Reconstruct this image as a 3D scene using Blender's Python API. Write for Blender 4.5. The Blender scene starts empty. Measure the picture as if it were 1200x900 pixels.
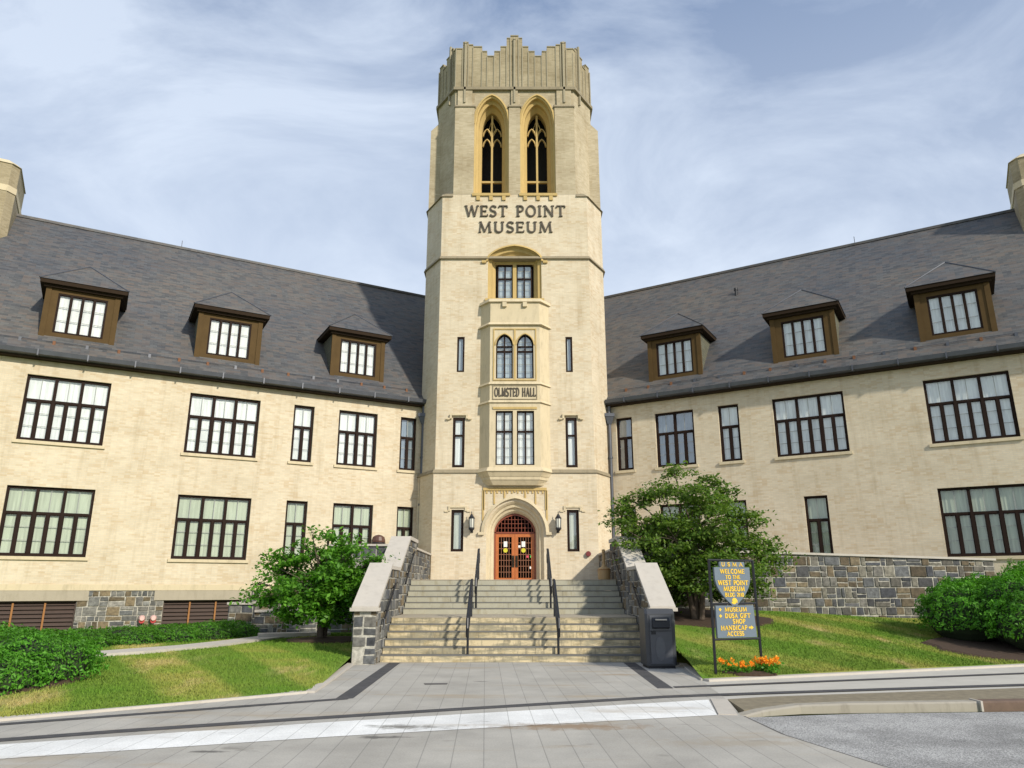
import bpy, math, random
import numpy as np
from mathutils import Vector, Matrix
random.seed(7); rng = np.random.default_rng(7)
scn = bpy.context.scene; COL = scn.collection
rad = math.radians
# ------------------------------------------------------------ camera, world, sun, exposure
cam = bpy.data.cameras.new('camera'); camo = bpy.data.objects.new('camera', cam); COL.objects.link(camo)
camo.location = (0, 0, 1.7); camo.rotation_euler = (rad(90 + 15.56), 0, 0)
cam.sensor_width = 36; cam.lens = 862 / 1200 * 36; cam.clip_end = 3000; scn.camera = camo
SUN = Vector((1.0, -1.2, 0.93)).normalized()
w = bpy.data.worlds.new('World'); scn.world = w; w.use_nodes = True
nt = w.node_tree; nt.nodes.clear(); N = nt.nodes.new; K = nt.links.new
wo = N('ShaderNodeOutputWorld'); bg = N('ShaderNodeBackground'); sky = N('ShaderNodeTexSky')
sky.sky_type = 'NISHITA'; sky.sun_disc = False; sky.sun_elevation = math.asin(SUN.z)
sky.sun_rotation = math.atan2(SUN.x, SUN.y); sky.air_density = 1.0; sky.dust_density = 1.0; sky.ozone_density = 1.5
tc = N('ShaderNodeTexCoord'); mp = N('ShaderNodeMapping'); mp.inputs['Scale'].default_value = (1.0, 1.0, 2.1)
mp.inputs['Rotation'].default_value = (0.1, 0.35, 0.3)
K(tc.outputs['Generated'], mp.inputs['Vector'])
n1 = N('ShaderNodeTexNoise'); n1.inputs['Scale'].default_value = 2.3; n1.inputs['Detail'].default_value = 7
n1.inputs['Roughness'].default_value = .6; n1.inputs['Distortion'].default_value = .7
K(mp.outputs['Vector'], n1.inputs['Vector'])
r1 = N('ShaderNodeValToRGB'); r1.color_ramp.elements[0].position = .36; r1.color_ramp.elements[1].position = .64
K(n1.outputs['Fac'], r1.inputs['Fac'])
# base veil : high thin overcast, blue-grey overhead and paler towards the horizon
sx = N('ShaderNodeSeparateXYZ'); K(tc.outputs['Generated'], sx.inputs[0])
r2 = N('ShaderNodeValToRGB'); r2.color_ramp.elements[0].position = .18; r2.color_ramp.elements[1].position = .72
r2.color_ramp.elements[0].color = (7.2, 8.0, 9.2, 1); r2.color_ramp.elements[1].color = (2.1, 2.95, 4.7, 1)
K(sx.outputs['Z'], r2.inputs['Fac'])
m1 = N('ShaderNodeMix'); m1.data_type = 'RGBA'; m1.inputs[0].default_value = .78
K(sky.outputs[0], m1.inputs[6]); K(r2.outputs[0], m1.inputs[7])
m2 = N('ShaderNodeMix'); m2.data_type = 'RGBA'; m2.inputs[7].default_value = (6.6, 7.4, 8.6, 1)
ml = N('ShaderNodeMath'); ml.operation = 'MULTIPLY'; ml.inputs[1].default_value = .72
K(r1.outputs[0], ml.inputs[0]); K(ml.outputs[0], m2.inputs[0]); K(m1.outputs[2], m2.inputs[6])
K(m2.outputs[2], bg.inputs['Color']); bg.inputs['Strength'].default_value = .105; K(bg.outputs[0], wo.inputs[0])
sl = bpy.data.lights.new('sun', 'SUN'); sl.energy = 3.9; sl.angle = rad(2.5); sl.color = (1, .93, .80)
so = bpy.data.objects.new('sun', sl); COL.objects.link(so); so.rotation_euler = SUN.to_track_quat('Z', 'Y').to_euler(); so.location = (20, -20, 30)
vs = scn.view_settings; vs.view_transform = 'Standard'; vs.look = 'None'; vs.exposure = 0.22; vs.gamma = 1
scn.render.resolution_x = 1024; scn.render.resolution_y = 768

# ------------------------------------------------------------ materials
def newmat(name):
    m = bpy.data.materials.new(name); m.use_nodes = True
    return m, m.node_tree, m.node_tree.nodes['Principled BSDF']
def node(t, ty, **kw):
    n = t.nodes.new(ty)
    for k, v in kw.items():
        if k.startswith('i_'): n.inputs[k[2:].replace('_', ' ')].default_value = v
        else: setattr(n, k, v)
    return n
def mixc(t, fac, a, b, mode='MIX'):
    m = t.nodes.new('ShaderNodeMix'); m.data_type = 'RGBA'; m.blend_type = mode
    for idx, v in ((0, fac), (6, a), (7, b)):
        if hasattr(v, 'is_linked') or isinstance(v, bpy.types.NodeSocket): t.links.new(v, m.inputs[idx])
        elif idx == 0: m.inputs[0].default_value = v
        else: m.inputs[idx].default_value = (*v, 1)
    return m.outputs[2]
def ramp(t, src, stops):
    r = t.nodes.new('ShaderNodeValToRGB'); e = r.color_ramp.elements
    while len(e) < len(stops): e.new(.5)
    for q, (p, c) in zip(e, stops):
        q.position = p; q.color = (*c, 1) if isinstance(c, tuple) else (c, c, c, 1)
    t.links.new(src, r.inputs['Fac']); return r.outputs['Color']
def coords(t, kind='UV', scale=(1, 1, 1), rot=(0, 0, 0)):
    c = t.nodes.new('ShaderNodeTexCoord'); m = t.nodes.new('ShaderNodeMapping')
    m.inputs['Scale'].default_value = scale; m.inputs['Rotation'].default_value = rot
    t.links.new(c.outputs[kind], m.inputs['Vector']); return m.outputs['Vector']
def noise(t, vec, scale, detail=4, rough=.5):
    n = node(t, 'ShaderNodeTexNoise', i_Scale=scale, i_Detail=detail, i_Roughness=rough)
    t.links.new(vec, n.inputs['Vector']); return n.outputs['Fac']
def bump(t, h, strength, dist, bsdf):
    b = node(t, 'ShaderNodeBump', i_Strength=strength, i_Distance=dist)
    t.links.new(h, b.inputs['Height']); t.links.new(b.outputs[0], bsdf.inputs['Normal'])
def simple(name, col, rough=.6, metal=0, nscale=6, namp=.25, bmp=.0, coord='Object', spec=.5):
    m, t, p = newmat(name); v = coords(t, coord)
    f = noise(t, v, nscale, 6, .6)
    c = mixc(t, f, tuple(x * (1 - namp) for x in col), tuple(min(1, x * (1 + namp)) for x in col))
    t.links.new(c, p.inputs['Base Color']); p.inputs['Roughness'].default_value = rough; p.inputs['Metallic'].default_value = metal
    p.inputs['Specular IOR Level'].default_value = spec
    if bmp: bump(t, f, bmp, .01, p)
    return m
def brickmat(name, ca, cb, cc, mortar, bw=.21, rh=.068, ms=.007, stain=.3, bmp=.15):
    m, t, p = newmat(name); v = coords(t, 'UV')
    b = node(t, 'ShaderNodeTexBrick', i_Scale=1, i_Mortar_Size=ms, i_Brick_Width=bw, i_Row_Height=rh, i_Bias=-.15, i_Mortar_Smooth=.3)
    b.inputs['Color1'].default_value = (*ca, 1); b.inputs['Color2'].default_value = (*cb, 1); b.inputs['Mortar'].default_value = (*mortar, 1)
    t.links.new(v, b.inputs['Vector'])
    sn = node(t, 'ShaderNodeVectorMath', operation='SNAP'); sn.inputs[1].default_value = (bw, rh, 1); t.links.new(v, sn.inputs[0])
    wn = node(t, 'ShaderNodeTexWhiteNoise', noise_dimensions='2D'); t.links.new(sn.outputs[0], wn.inputs['Vector'])
    cl = noise(t, coords(t, 'UV', (.9, 1.6, 1)), 1, 4, .6); ad = node(t, 'ShaderNodeMath', operation='MULTIPLY_ADD'); ad.inputs[1].default_value = .45
    t.links.new(wn.outputs['Value'], ad.inputs[0]); t.links.new(cl, ad.inputs[2]); f = ramp(t, ad.outputs[0], [(.74, 0.), (1.0, .5)])
    v3 = coords(t, 'UV', (.35, .6, 1)); g = ramp(t, noise(t, v3, 1, 5, .6), [(.35, 0.), (.7, 1.)])
    c = mixc(t, f, b.outputs['Color'], cc)
    k = mixc(t, g, (1, 1, 1), (1 - stain * .55, 1 - stain * .6, 1 - stain * .7))
    c = mixc(t, 1., c, k, 'MULTIPLY')
    sk = ramp(t, noise(t, coords(t, 'UV', (2.6, .22, 1)), 1, 6, .7), [(.5, (1, 1, 1)), (.75, (.82, .79, .74))]); c = mixc(t, 1., c, sk, 'MULTIPLY')
    t.links.new(c, p.inputs['Base Color']); p.inputs['Roughness'].default_value = .88
    bump(t, b.outputs['Fac'], -bmp, .01, p)
    return m
M = {}
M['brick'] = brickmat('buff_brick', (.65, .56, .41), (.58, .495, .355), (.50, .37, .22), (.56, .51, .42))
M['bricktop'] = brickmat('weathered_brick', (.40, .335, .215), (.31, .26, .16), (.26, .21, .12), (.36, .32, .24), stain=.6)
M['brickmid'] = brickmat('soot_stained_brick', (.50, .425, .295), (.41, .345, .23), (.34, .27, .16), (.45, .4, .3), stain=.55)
def slate():
    m, t, p = newmat('slate_roofing'); v = coords(t, 'UV')
    b = node(t, 'ShaderNodeTexBrick', i_Scale=1, i_Mortar_Size=.006, i_Brick_Width=.3, i_Row_Height=.13, i_Bias=0, i_Mortar_Smooth=.1)
    b.inputs['Color1'].default_value = (.042, .045, .05, 1); b.inputs['Color2'].default_value = (.10, .10, .10, 1); b.inputs['Mortar'].default_value = (.03, .03, .035, 1)
    t.links.new(v, b.inputs['Vector'])
    wn = node(t, 'ShaderNodeTexWhiteNoise'); wn.noise_dimensions = '2D'
    sn = node(t, 'ShaderNodeVectorMath'); sn.operation = 'SNAP'; sn.inputs[1].default_value = (.3, .13, 1); t.links.new(v, sn.inputs[0])
    t.links.new(sn.outputs[0], wn.inputs['Vector'])
    c = mixc(t, ramp(t, wn.outputs['Value'], [(.3, 0.), (1, .75)]), b.outputs['Color'], (.12, .092, .075))
    v2 = coords(t, 'UV', (1.6, 6, 1)); f = ramp(t, noise(t, v2, 1, 6, .7), [(.42, 0.), (.7, .75)])
    c = mixc(t, f, c, (.105, .108, .105))
    v3 = coords(t, 'UV', (.14, .22, 1)); g = ramp(t, noise(t, v3, 1, 6, .6), [(.35, (.80, .84, .93)), (.65, (1.15, 1.10, 1.02))])
    c = mixc(t, 1., c, g, 'MULTIPLY')
    t.links.new(c, p.inputs['Base Color']); p.inputs['Roughness'].default_value = .62
    bump(t, b.outputs['Fac'], -.6, .02, p); return m
M['slate'] = slate()
def attrmat(name, rough=.85, nscale=9, amp=.45, bmp=.6, gain=1.0):
    m, t, p = newmat(name); a = node(t, 'ShaderNodeVertexColor'); a.layer_name = 'tint'
    v = coords(t, 'Object'); f = noise(t, v, nscale, 8, .65)
    c = mixc(t, 1., a.outputs['Color'], ramp(t, f, [(.3, 1 - amp), (.7, 1 + amp * .6)]), 'MULTIPLY')
    t.links.new(c, p.inputs['Base Color']); p.inputs['Roughness'].default_value = rough
    bump(t, f, bmp, .02, p); return m
M['stone'] = attrmat('field_stone', amp=.55)
def limestone(name, ca, cb, dirt=(.2, .17, .11), amt=.5):
    m, t, p = newmat(name); v = coords(t, 'Object')
    f = noise(t, v, 2.2, 6, .6); c = mixc(t, f, ca, cb)
    v2 = coords(t, 'Object', (3, 3, .9)); g = ramp(t, noise(t, v2, 1.6, 7, .7), [(.5, 0.), (.8, amt)])
    c = mixc(t, g, c, dirt)
    t.links.new(c, p.inputs['Base Color']); p.inputs['Roughness'].default_value = .85
    bump(t, noise(t, v, 30, 4), .15, .01, p); return m
M['lime'] = limestone('limestone', (.60, .51, .35), (.52, .435, .285))
M['gold'] = limestone('golden_limestone', (.52, .375, .15), (.42, .30, .115), (.25, .17, .07))
M['stringc'] = limestone('string_stone', (.30, .25, .165), (.21, .175, .115), (.12, .1, .06), .7)
M['coping'] = limestone('granite_coping', (.52, .475, .41), (.42, .39, .345), (.28, .25, .21), .45)
M['lintel'] = limestone('concrete_lintel', (.40, .35, .27), (.32, .28, .21), (.2, .17, .12), .5)
M['frame'] = simple('dark_brown_window_frame', (.020, .011, .008), .7, nscale=3, spec=.12)
M['trim'] = simple('brown_dormer_trim', (.085, .053, .021), .75, nscale=2.5, spec=.12)
M['fascia'] = simple('dark_fascia', (.028, .018, .011), .8, spec=.1)
M['lead'] = simple('lead_grey_metal', (.085, .09, .105), .45, .4, nscale=3, namp=.4)
M['iron'] = simple('black_painted_iron', (.012, .013, .017), .42, .2)
M['louvre'] = simple('brown_louvre', (.055, .033, .024), .6)
M['rustpost'] = simple('rust_brown_post', (.30, .13, .035), .7)
M['rust'] = simple('rusty_metal', (.17, .075, .035), .85, namp=.5, nscale=14)
M['bronze'] = simple('weathered_bronze_letters', (.075, .06, .042), .5, .4)
M['doorwood'] = simple('orange_varnished_oak', (.42, .125, .03), .4, nscale=5, namp=.3)
M['doordark'] = simple('dark_red_oak', (.20, .045, .018), .45)
M['muntin'] = simple('leaded_muntin', (.24, .10, .05), .5)
M['lightmuntin'] = simple('pale_muntin', (.30, .31, .29), .5)
M['handle'] = simple('dark_bronze', (.05, .045, .03), .35, .8)
M['paper'] = simple('white_paper', (.75, .75, .72), .8, namp=.03)
M['yellowsticker'] = simple('yellow_sticker', (.55, .5, .03), .7, namp=.05)
M['greensticker'] = simple('green_sticker', (.06, .4, .08), .7, namp=.05)
M['redsticker'] = simple('red_sticker', (.6, .06, .1), .7, namp=.05)
M['siding'] = brickmat('weathered_shingle_siding', (.12, .12, .085), (.085, .085, .06), (.14, .13, .08), (.03, .03, .02), .3, .12, .006)
M['glassdark'] = None
def glass(name, tint, refl):
    m = bpy.data.materials.new(name); m.use_nodes = True; t = m.node_tree; t.nodes.clear()
    o = t.nodes.new('ShaderNodeOutputMaterial'); tr = node(t, 'ShaderNodeBsdfTransparent'); tr.inputs[0].default_value = (*tint, 1)
    gl = node(t, 'ShaderNodeBsdfGlossy'); gl.inputs['Roughness'].default_value = .03
    v = coords(t, 'Object'); f = noise(t, v, 1.3, 2); b = node(t, 'ShaderNodeBump', i_Strength=.06, i_Distance=.2); t.links.new(f, b.inputs['Height']); t.links.new(b.outputs[0], gl.inputs['Normal'])
    lw = node(t, 'ShaderNodeLayerWeight', i_Blend=.5); pw = node(t, 'ShaderNodeMath', operation='POWER'); pw.inputs[1].default_value = 4
    a = node(t, 'ShaderNodeMath', operation='MULTIPLY_ADD'); a.inputs[1].default_value = .8; a.inputs[2].default_value = refl
    t.links.new(lw.outputs['Facing'], pw.inputs[0]); t.links.new(pw.outputs[0], a.inputs[0])
    mx = node(t, 'ShaderNodeMixShader'); t.links.new(a.outputs[0], mx.inputs[0]); t.links.new(tr.outputs[0], mx.inputs[1]); t.links.new(gl.outputs[0], mx.inputs[2]); t.links.new(mx.outputs[0], o.inputs[0])
    return m
M['glass'] = glass('window_glass', (.96, .98, .97), .17)
M['glassg'] = glass('greenish_window_glass', (.88, .92, .86), .10)
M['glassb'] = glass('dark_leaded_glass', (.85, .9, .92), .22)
M['glassd'] = glass('dark_door_glass', (.5, .5, .5), .0)
def curtain(name, col, wave=9):
    m, t, p = newmat(name); v = coords(t, 'UV', (wave, .4, 1)); f = noise(t, v, 1, 3, .5)
    c = mixc(t, f, tuple(x * .93 for x in col), col); c = mixc(t, ramp(t, noise(t, coords(t, 'UV', (.9, .5, 1)), 1, 3, .5), [(.42, 0.), (.58, .45)]), c, tuple(x * .55 for x in col)); t.links.new(c, p.inputs['Base Color']); p.inputs['Roughness'].default_value = .9; return m
M['curtw'] = curtain('white_curtain', (.92, .94, .92))
M['curtg'] = curtain('pale_green_curtain', (.60, .63, .54))
M['curtd'] = curtain('grey_blind', (.62, .67, .68))
M['curtsky'] = curtain('sky_reflection_curtain', (.34, .40, .46), 1.2); M['curtc'] = curtain('cream_curtain', (.88, .90, .87), 5)  # first one: sky reflected in the panes is painted as blue-grey curtain colour
M['curtb'] = curtain('white_roller_blind', (.97, .97, .95), 2)
def ground_grass():
    m, t, p = newmat('mown_lawn'); v = coords(t, 'Object')
    n_a = noise(t, v, .45, 6, .6); n_b = noise(t, v, 14, 5, .7); v2 = coords(t, 'Object', (1, .28, 1), (0, 0, rad(33))); n_c = noise(t, v2, 1.1, 5, .65)
    c = mixc(t, ramp(t, n_b, [(.3, 0.), (.7, 1.)]), (.13, .21, .028), (.25, .33, .055))
    c = mixc(t, ramp(t, n_a, [(.42, 0.), (.62, .8)]), c, (.33, .31, .08))
    c = mixc(t, ramp(t, n_c, [(.55, 0.), (.68, .8)]), c, (.48, .38, .17))
    # mower stripes
    v4 = coords(t, 'Object', (1, 1, 1), (0, 0, rad(-32)))
    wv = node(t, 'ShaderNodeTexWave', i_Scale=.13, i_Distortion=1.4, i_Detail=2); wv.inputs['Detail Scale'].default_value = 1.2
    t.links.new(v4, wv.inputs['Vector'])
    c = mixc(t, ramp(t, wv.outputs['Fac'], [(.3, 0.), (.6, .65)]), c, (.085, .20, .02))
    t.links.new(c, p.inputs['Base Color']); p.inputs['Roughness'].default_value = .95; p.inputs['Specular IOR Level'].default_value = .1
    bump(t, n_b, .8, .04, p); return m
M['lawn'] = ground_grass()
def node_scale(t, src, k):
    m = t.nodes.new('ShaderNodeMath'); m.operation = 'MULTIPLY'; m.inputs[1].default_value = k; t.links.new(src, m.inputs[0]); return m.outputs[0]
def paving(name, ca, cb, bw, rh, rot, mort=(.16, .155, .145), ms=.008, rowoff=.5, stain=True):
    m, t, p = newmat(name); v = coords(t, 'Object', (1, 1, 1), (0, 0, rot))
    b = node(t, 'ShaderNodeTexBrick', i_Scale=1, i_Mortar_Size=ms, i_Brick_Width=bw, i_Row_Height=rh, i_Bias=0, i_Mortar_Smooth=.2)
    b.offset = rowoff
    b.inputs['Color1'].default_value = (*ca, 1); b.inputs['Color2'].default_value = (*cb, 1); b.inputs['Mortar'].default_value = (*mort, 1)
    t.links.new(v, b.inputs['Vector'])
    vo = coords(t, 'Object'); f = ramp(t, noise(t, vo, .8, 7, .65), [(.35, .82), (.68, 1.1)])
    c = mixc(t, 1., b.outputs['Color'], f, 'MULTIPLY')
    g = ramp(t, noise(t, vo, 45, 4, .7), [(.3, .85), (.7, 1.12)]); c = mixc(t, 1., c, g, 'MULTIPLY')
    if stain:
        vs_ = coords(t, 'Object', (.4, 1.5, 1)); h = ramp(t, noise(t, vs_, .8, 5, .6), [(.56, 0.), (.68, .55)]); c = mixc(t, h, c, (.33, .26, .17)); vs2 = coords(t, 'Object', (.8, 2.2, 1), (0, 0, 1)); h = ramp(t, noise(t, vs2, 1.1, 5, .6), [(.64, 0.), (.7, .6)]); c = mixc(t, h, c, (.17, .16, .14))
        for (px_, py_, sx_, sy_, col_, am_) in ((.75, 10.25, 1.25, .3, (.25, .17, .10), .85), (-1.35, 10.2, .65, .22, (.13, .12, .10), .85), (-1.55, 9.55, .45, .12, (.10, .095, .085), .9), (-3.3, 8.75, .3, .07, (.10, .095, .085), .9), (2.2, 16.2, .55, .25, (.30, .23, .15), .7), (-.55, 15.0, .2, .09, (.15, .14, .13), .8), (2.6, 9.2, 1.2, .3, (.30, .25, .18), .5)):
            g_ = node(t, 'ShaderNodeTexCoord'); mm = node(t, 'ShaderNodeMapping'); mm.inputs['Location'].default_value = (-px_ / sx_, -py_ / sy_, 0); mm.inputs['Scale'].default_value = (1 / sx_, 1 / sy_, 0)
            t.links.new(g_.outputs['Object'], mm.inputs['Vector']); ln = node(t, 'ShaderNodeVectorMath', operation='LENGTH'); t.links.new(mm.outputs[0], ln.inputs[0])
            ad_ = node(t, 'ShaderNodeMath', operation='MULTIPLY_ADD'); ad_.inputs[1].default_value = 2.6; t.links.new(noise(t, vo, 4.5, 6, .7), ad_.inputs[0]); t.links.new(ln.outputs['Value'], ad_.inputs[2])
            c = mixc(t, ramp(t, ad_.outputs[0], [(.0, 0.), (.01, 0.)]) if False else ramp(t, node_scale(t, ad_.outputs[0], .4), [(.62, am_), (.9, 0.)]), c, col_)
    t.links.new(c, p.inputs['Base Color']); p.inputs['Roughness'].default_value = .85
    bump(t, b.outputs['Fac'], -.4, .01, p); return m
M['slab'] = paving('concrete_slab_paving', (.41, .39, .35), (.375, .355, .315), 60, .33, rad(88), (.27, .26, .235), .007, rowoff=0)
M['walk'] = simple('concrete_walk', (.45, .43, .385), .85, nscale=1.5, namp=.18)
M['band'] = paving('dark_paver_band', (.05, .05, .055), (.075, .072, .075), .2, .1, rad(25), (.03, .03, .03), .004, stain=False)
M['white'] = paving('worn_white_paint', (.78, .78, .76), (.74, .74, .72), 60, .33, rad(88), (.5, .5, .48), .006, rowoff=0)
def asphalt():
    m, t, p = newmat('worn_grey_asphalt'); v = coords(t, 'Object')
    a = noise(t, v, 70, 3, .8); b = noise(t, v, .7, 6, .6)
    c = mixc(t, ramp(t, a, [(.42, 0.), (.6, 1.)]), (.15, .15, .148), (.52, .515, .50))
    c = mixc(t, 1., c, ramp(t, b, [(.35, .62), (.6, 1.1)]), 'MULTIPLY')
    t.links.new(c, p.inputs['Base Color']); p.inputs['Roughness'].default_value = .9; bump(t, a, .7, .01, p); return m
M['asphalt'] = asphalt()
M['kerb'] = limestone('concrete_kerb', (.36, .33, .27), (.28, .255, .21), (.15, .13, .1), .8)
M['soil'] = simple('dry_soil', (.20, .17, .115), .95, nscale=7, namp=.5, bmp=.8)
M['mulch'] = simple('dark_mulch', (.05, .028, .016), .95, nscale=18, namp=.6, bmp=1)
def stepstone():
    m, t, p = newmat('weathered_bluestone_step'); v = coords(t, 'Object', (.8, 1, 6)); a = noise(t, v, 1.1, 7, .72)
    oi = node(t, 'ShaderNodeObjectInfo')
    c = mixc(t, ramp(t, a, [(.46, 0.), (.56, 1.)]), (.60, .50, .31), (.31, .275, .185))
    v2 = coords(t, 'Object', (1.6, 1.6, 3)); b = ramp(t, noise(t, v2, 1.7, 7, .7), [(.5, 0.), (.66, .7)])
    c = mixc(t, b, c, (.30, .23, .11)); c = mixc(t, ramp(t, noise(t, coords(t, 'Object', (5, 5, 1.4)), 1.2, 6, .75), [(.5, 0.), (.6, .6)]), c, (.16, .145, .105))
    t.links.new(mixc(t, oi.outputs['Color'] if False else .0, c, (0, 0, 0)), p.inputs['Base Color'])
    p.inputs['Roughness'].default_value = .85; bump(t, noise(t, coords(t, 'Object'), 14, 6), .5, .01, p); return m
M['step'] = stepstone()
M['stepup'] = limestone('grey_green_bluestone', (.46, .435, .33), (.31, .30, .235), (.22, .17, .08), .8)
M['nosing'] = simple('grey_step_tread', (.15, .145, .13), .85)
M['binbody'] = simple('dark_grey_powder_coat', (.045, .048, .055), .42, .1, nscale=2)
M['binpanel'] = simple('slate_grey_bin_door', (.075, .08, .092), .38, .1, nscale=2)
M['signgrey'] = simple('blue_grey_sign_panel', (.115, .15, .185), .5, namp=.06)
M['signyellow'] = simple('yellow_sign_paint', (.72, .47, .03), .55, namp=.05)
M['tan'] = simple('tan_plastic', (.42, .27, .12), .55, namp=.08)
M['darkred'] = simple('dark_red_enamel', (.16, .025, .025), .45)
M['red'] = simple('faded_red_enamel', (.42, .035, .035), .45, namp=.25)
M['pinkcap'] = simple('faded_pink_cap', (.65, .42, .38), .6, namp=.2)
M['lampglass'] = simple('frosted_lantern_glass', (.62, .62, .55), .25, namp=.05)
M['bark'] = simple('grey_brown_bark', (.10, .075, .055), .9, nscale=12, namp=.5, bmp=1)
M['black'] = simple('interior_shade_black', (.012, .011, .01), .9)  # near-black colour paints the darkness of unlit interiors behind openings
M['browncan'] = simple('brown_enamel', (.09, .04, .025), .5)
M['darkband'] = simple('worn_dark_patch', (.09, .085, .08), .9)
def leafmat(name, ca, cb, trans=.35):
    m = bpy.data.materials.new(name); m.use_nodes = True; t = m.node_tree; p = t.nodes['Principled BSDF']; o = t.nodes['Material Output']
    g = node(t, 'ShaderNodeNewGeometry'); c = mixc(t, g.outputs['Random Per Island'], ca, cb)
    f = ramp(t, noise(t, coords(t, 'Object'), 1.8, 3), [(.35, .75), (.65, 1.25)]); c = mixc(t, 1., c, f, 'MULTIPLY')
    t.links.new(c, p.inputs['Base Color']); p.inputs['Roughness'].default_value = .5; p.inputs['Specular IOR Level'].default_value = .25
    tl = node(t, 'ShaderNodeBsdfTranslucent'); c2 = mixc(t, 1., c, (1.3, 1.5, .5), 'MULTIPLY'); t.links.new(c2, tl.inputs[0])
    mx = node(t, 'ShaderNodeMixShader'); mx.inputs[0].default_value = trans
    t.links.new(p.outputs[0], mx.inputs[1]); t.links.new(tl.outputs[0], mx.inputs[2]); t.links.new(mx.outputs[0], o.inputs[0]); return m
M['leafA'] = leafmat('bright_green_leaves', (.05, .165, .012), (.13, .30, .03))
M['leafB'] = leafmat('dark_green_leaves', (.058, .125, .018), (.16, .24, .04))
M['leafC'] = leafmat('shrub_leaves', (.05, .18, .012), (.12, .32, .03))
M['leafD'] = leafmat('juniper_leaves', (.04, .14, .012), (.10, .25, .022))
M['core'] = simple('shade_dark_core', (.02, .035, .01), .95)  # solid dark filling: shade inside the shrubs put into its colour
M['petal'] = leafmat('orange_petals', (.9, .25, .02), (.95, .5, .04), .3)
M['grassblade'] = leafmat('grass_blades', (.07, .13, .02), (.2, .24, .055), .3)

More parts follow.
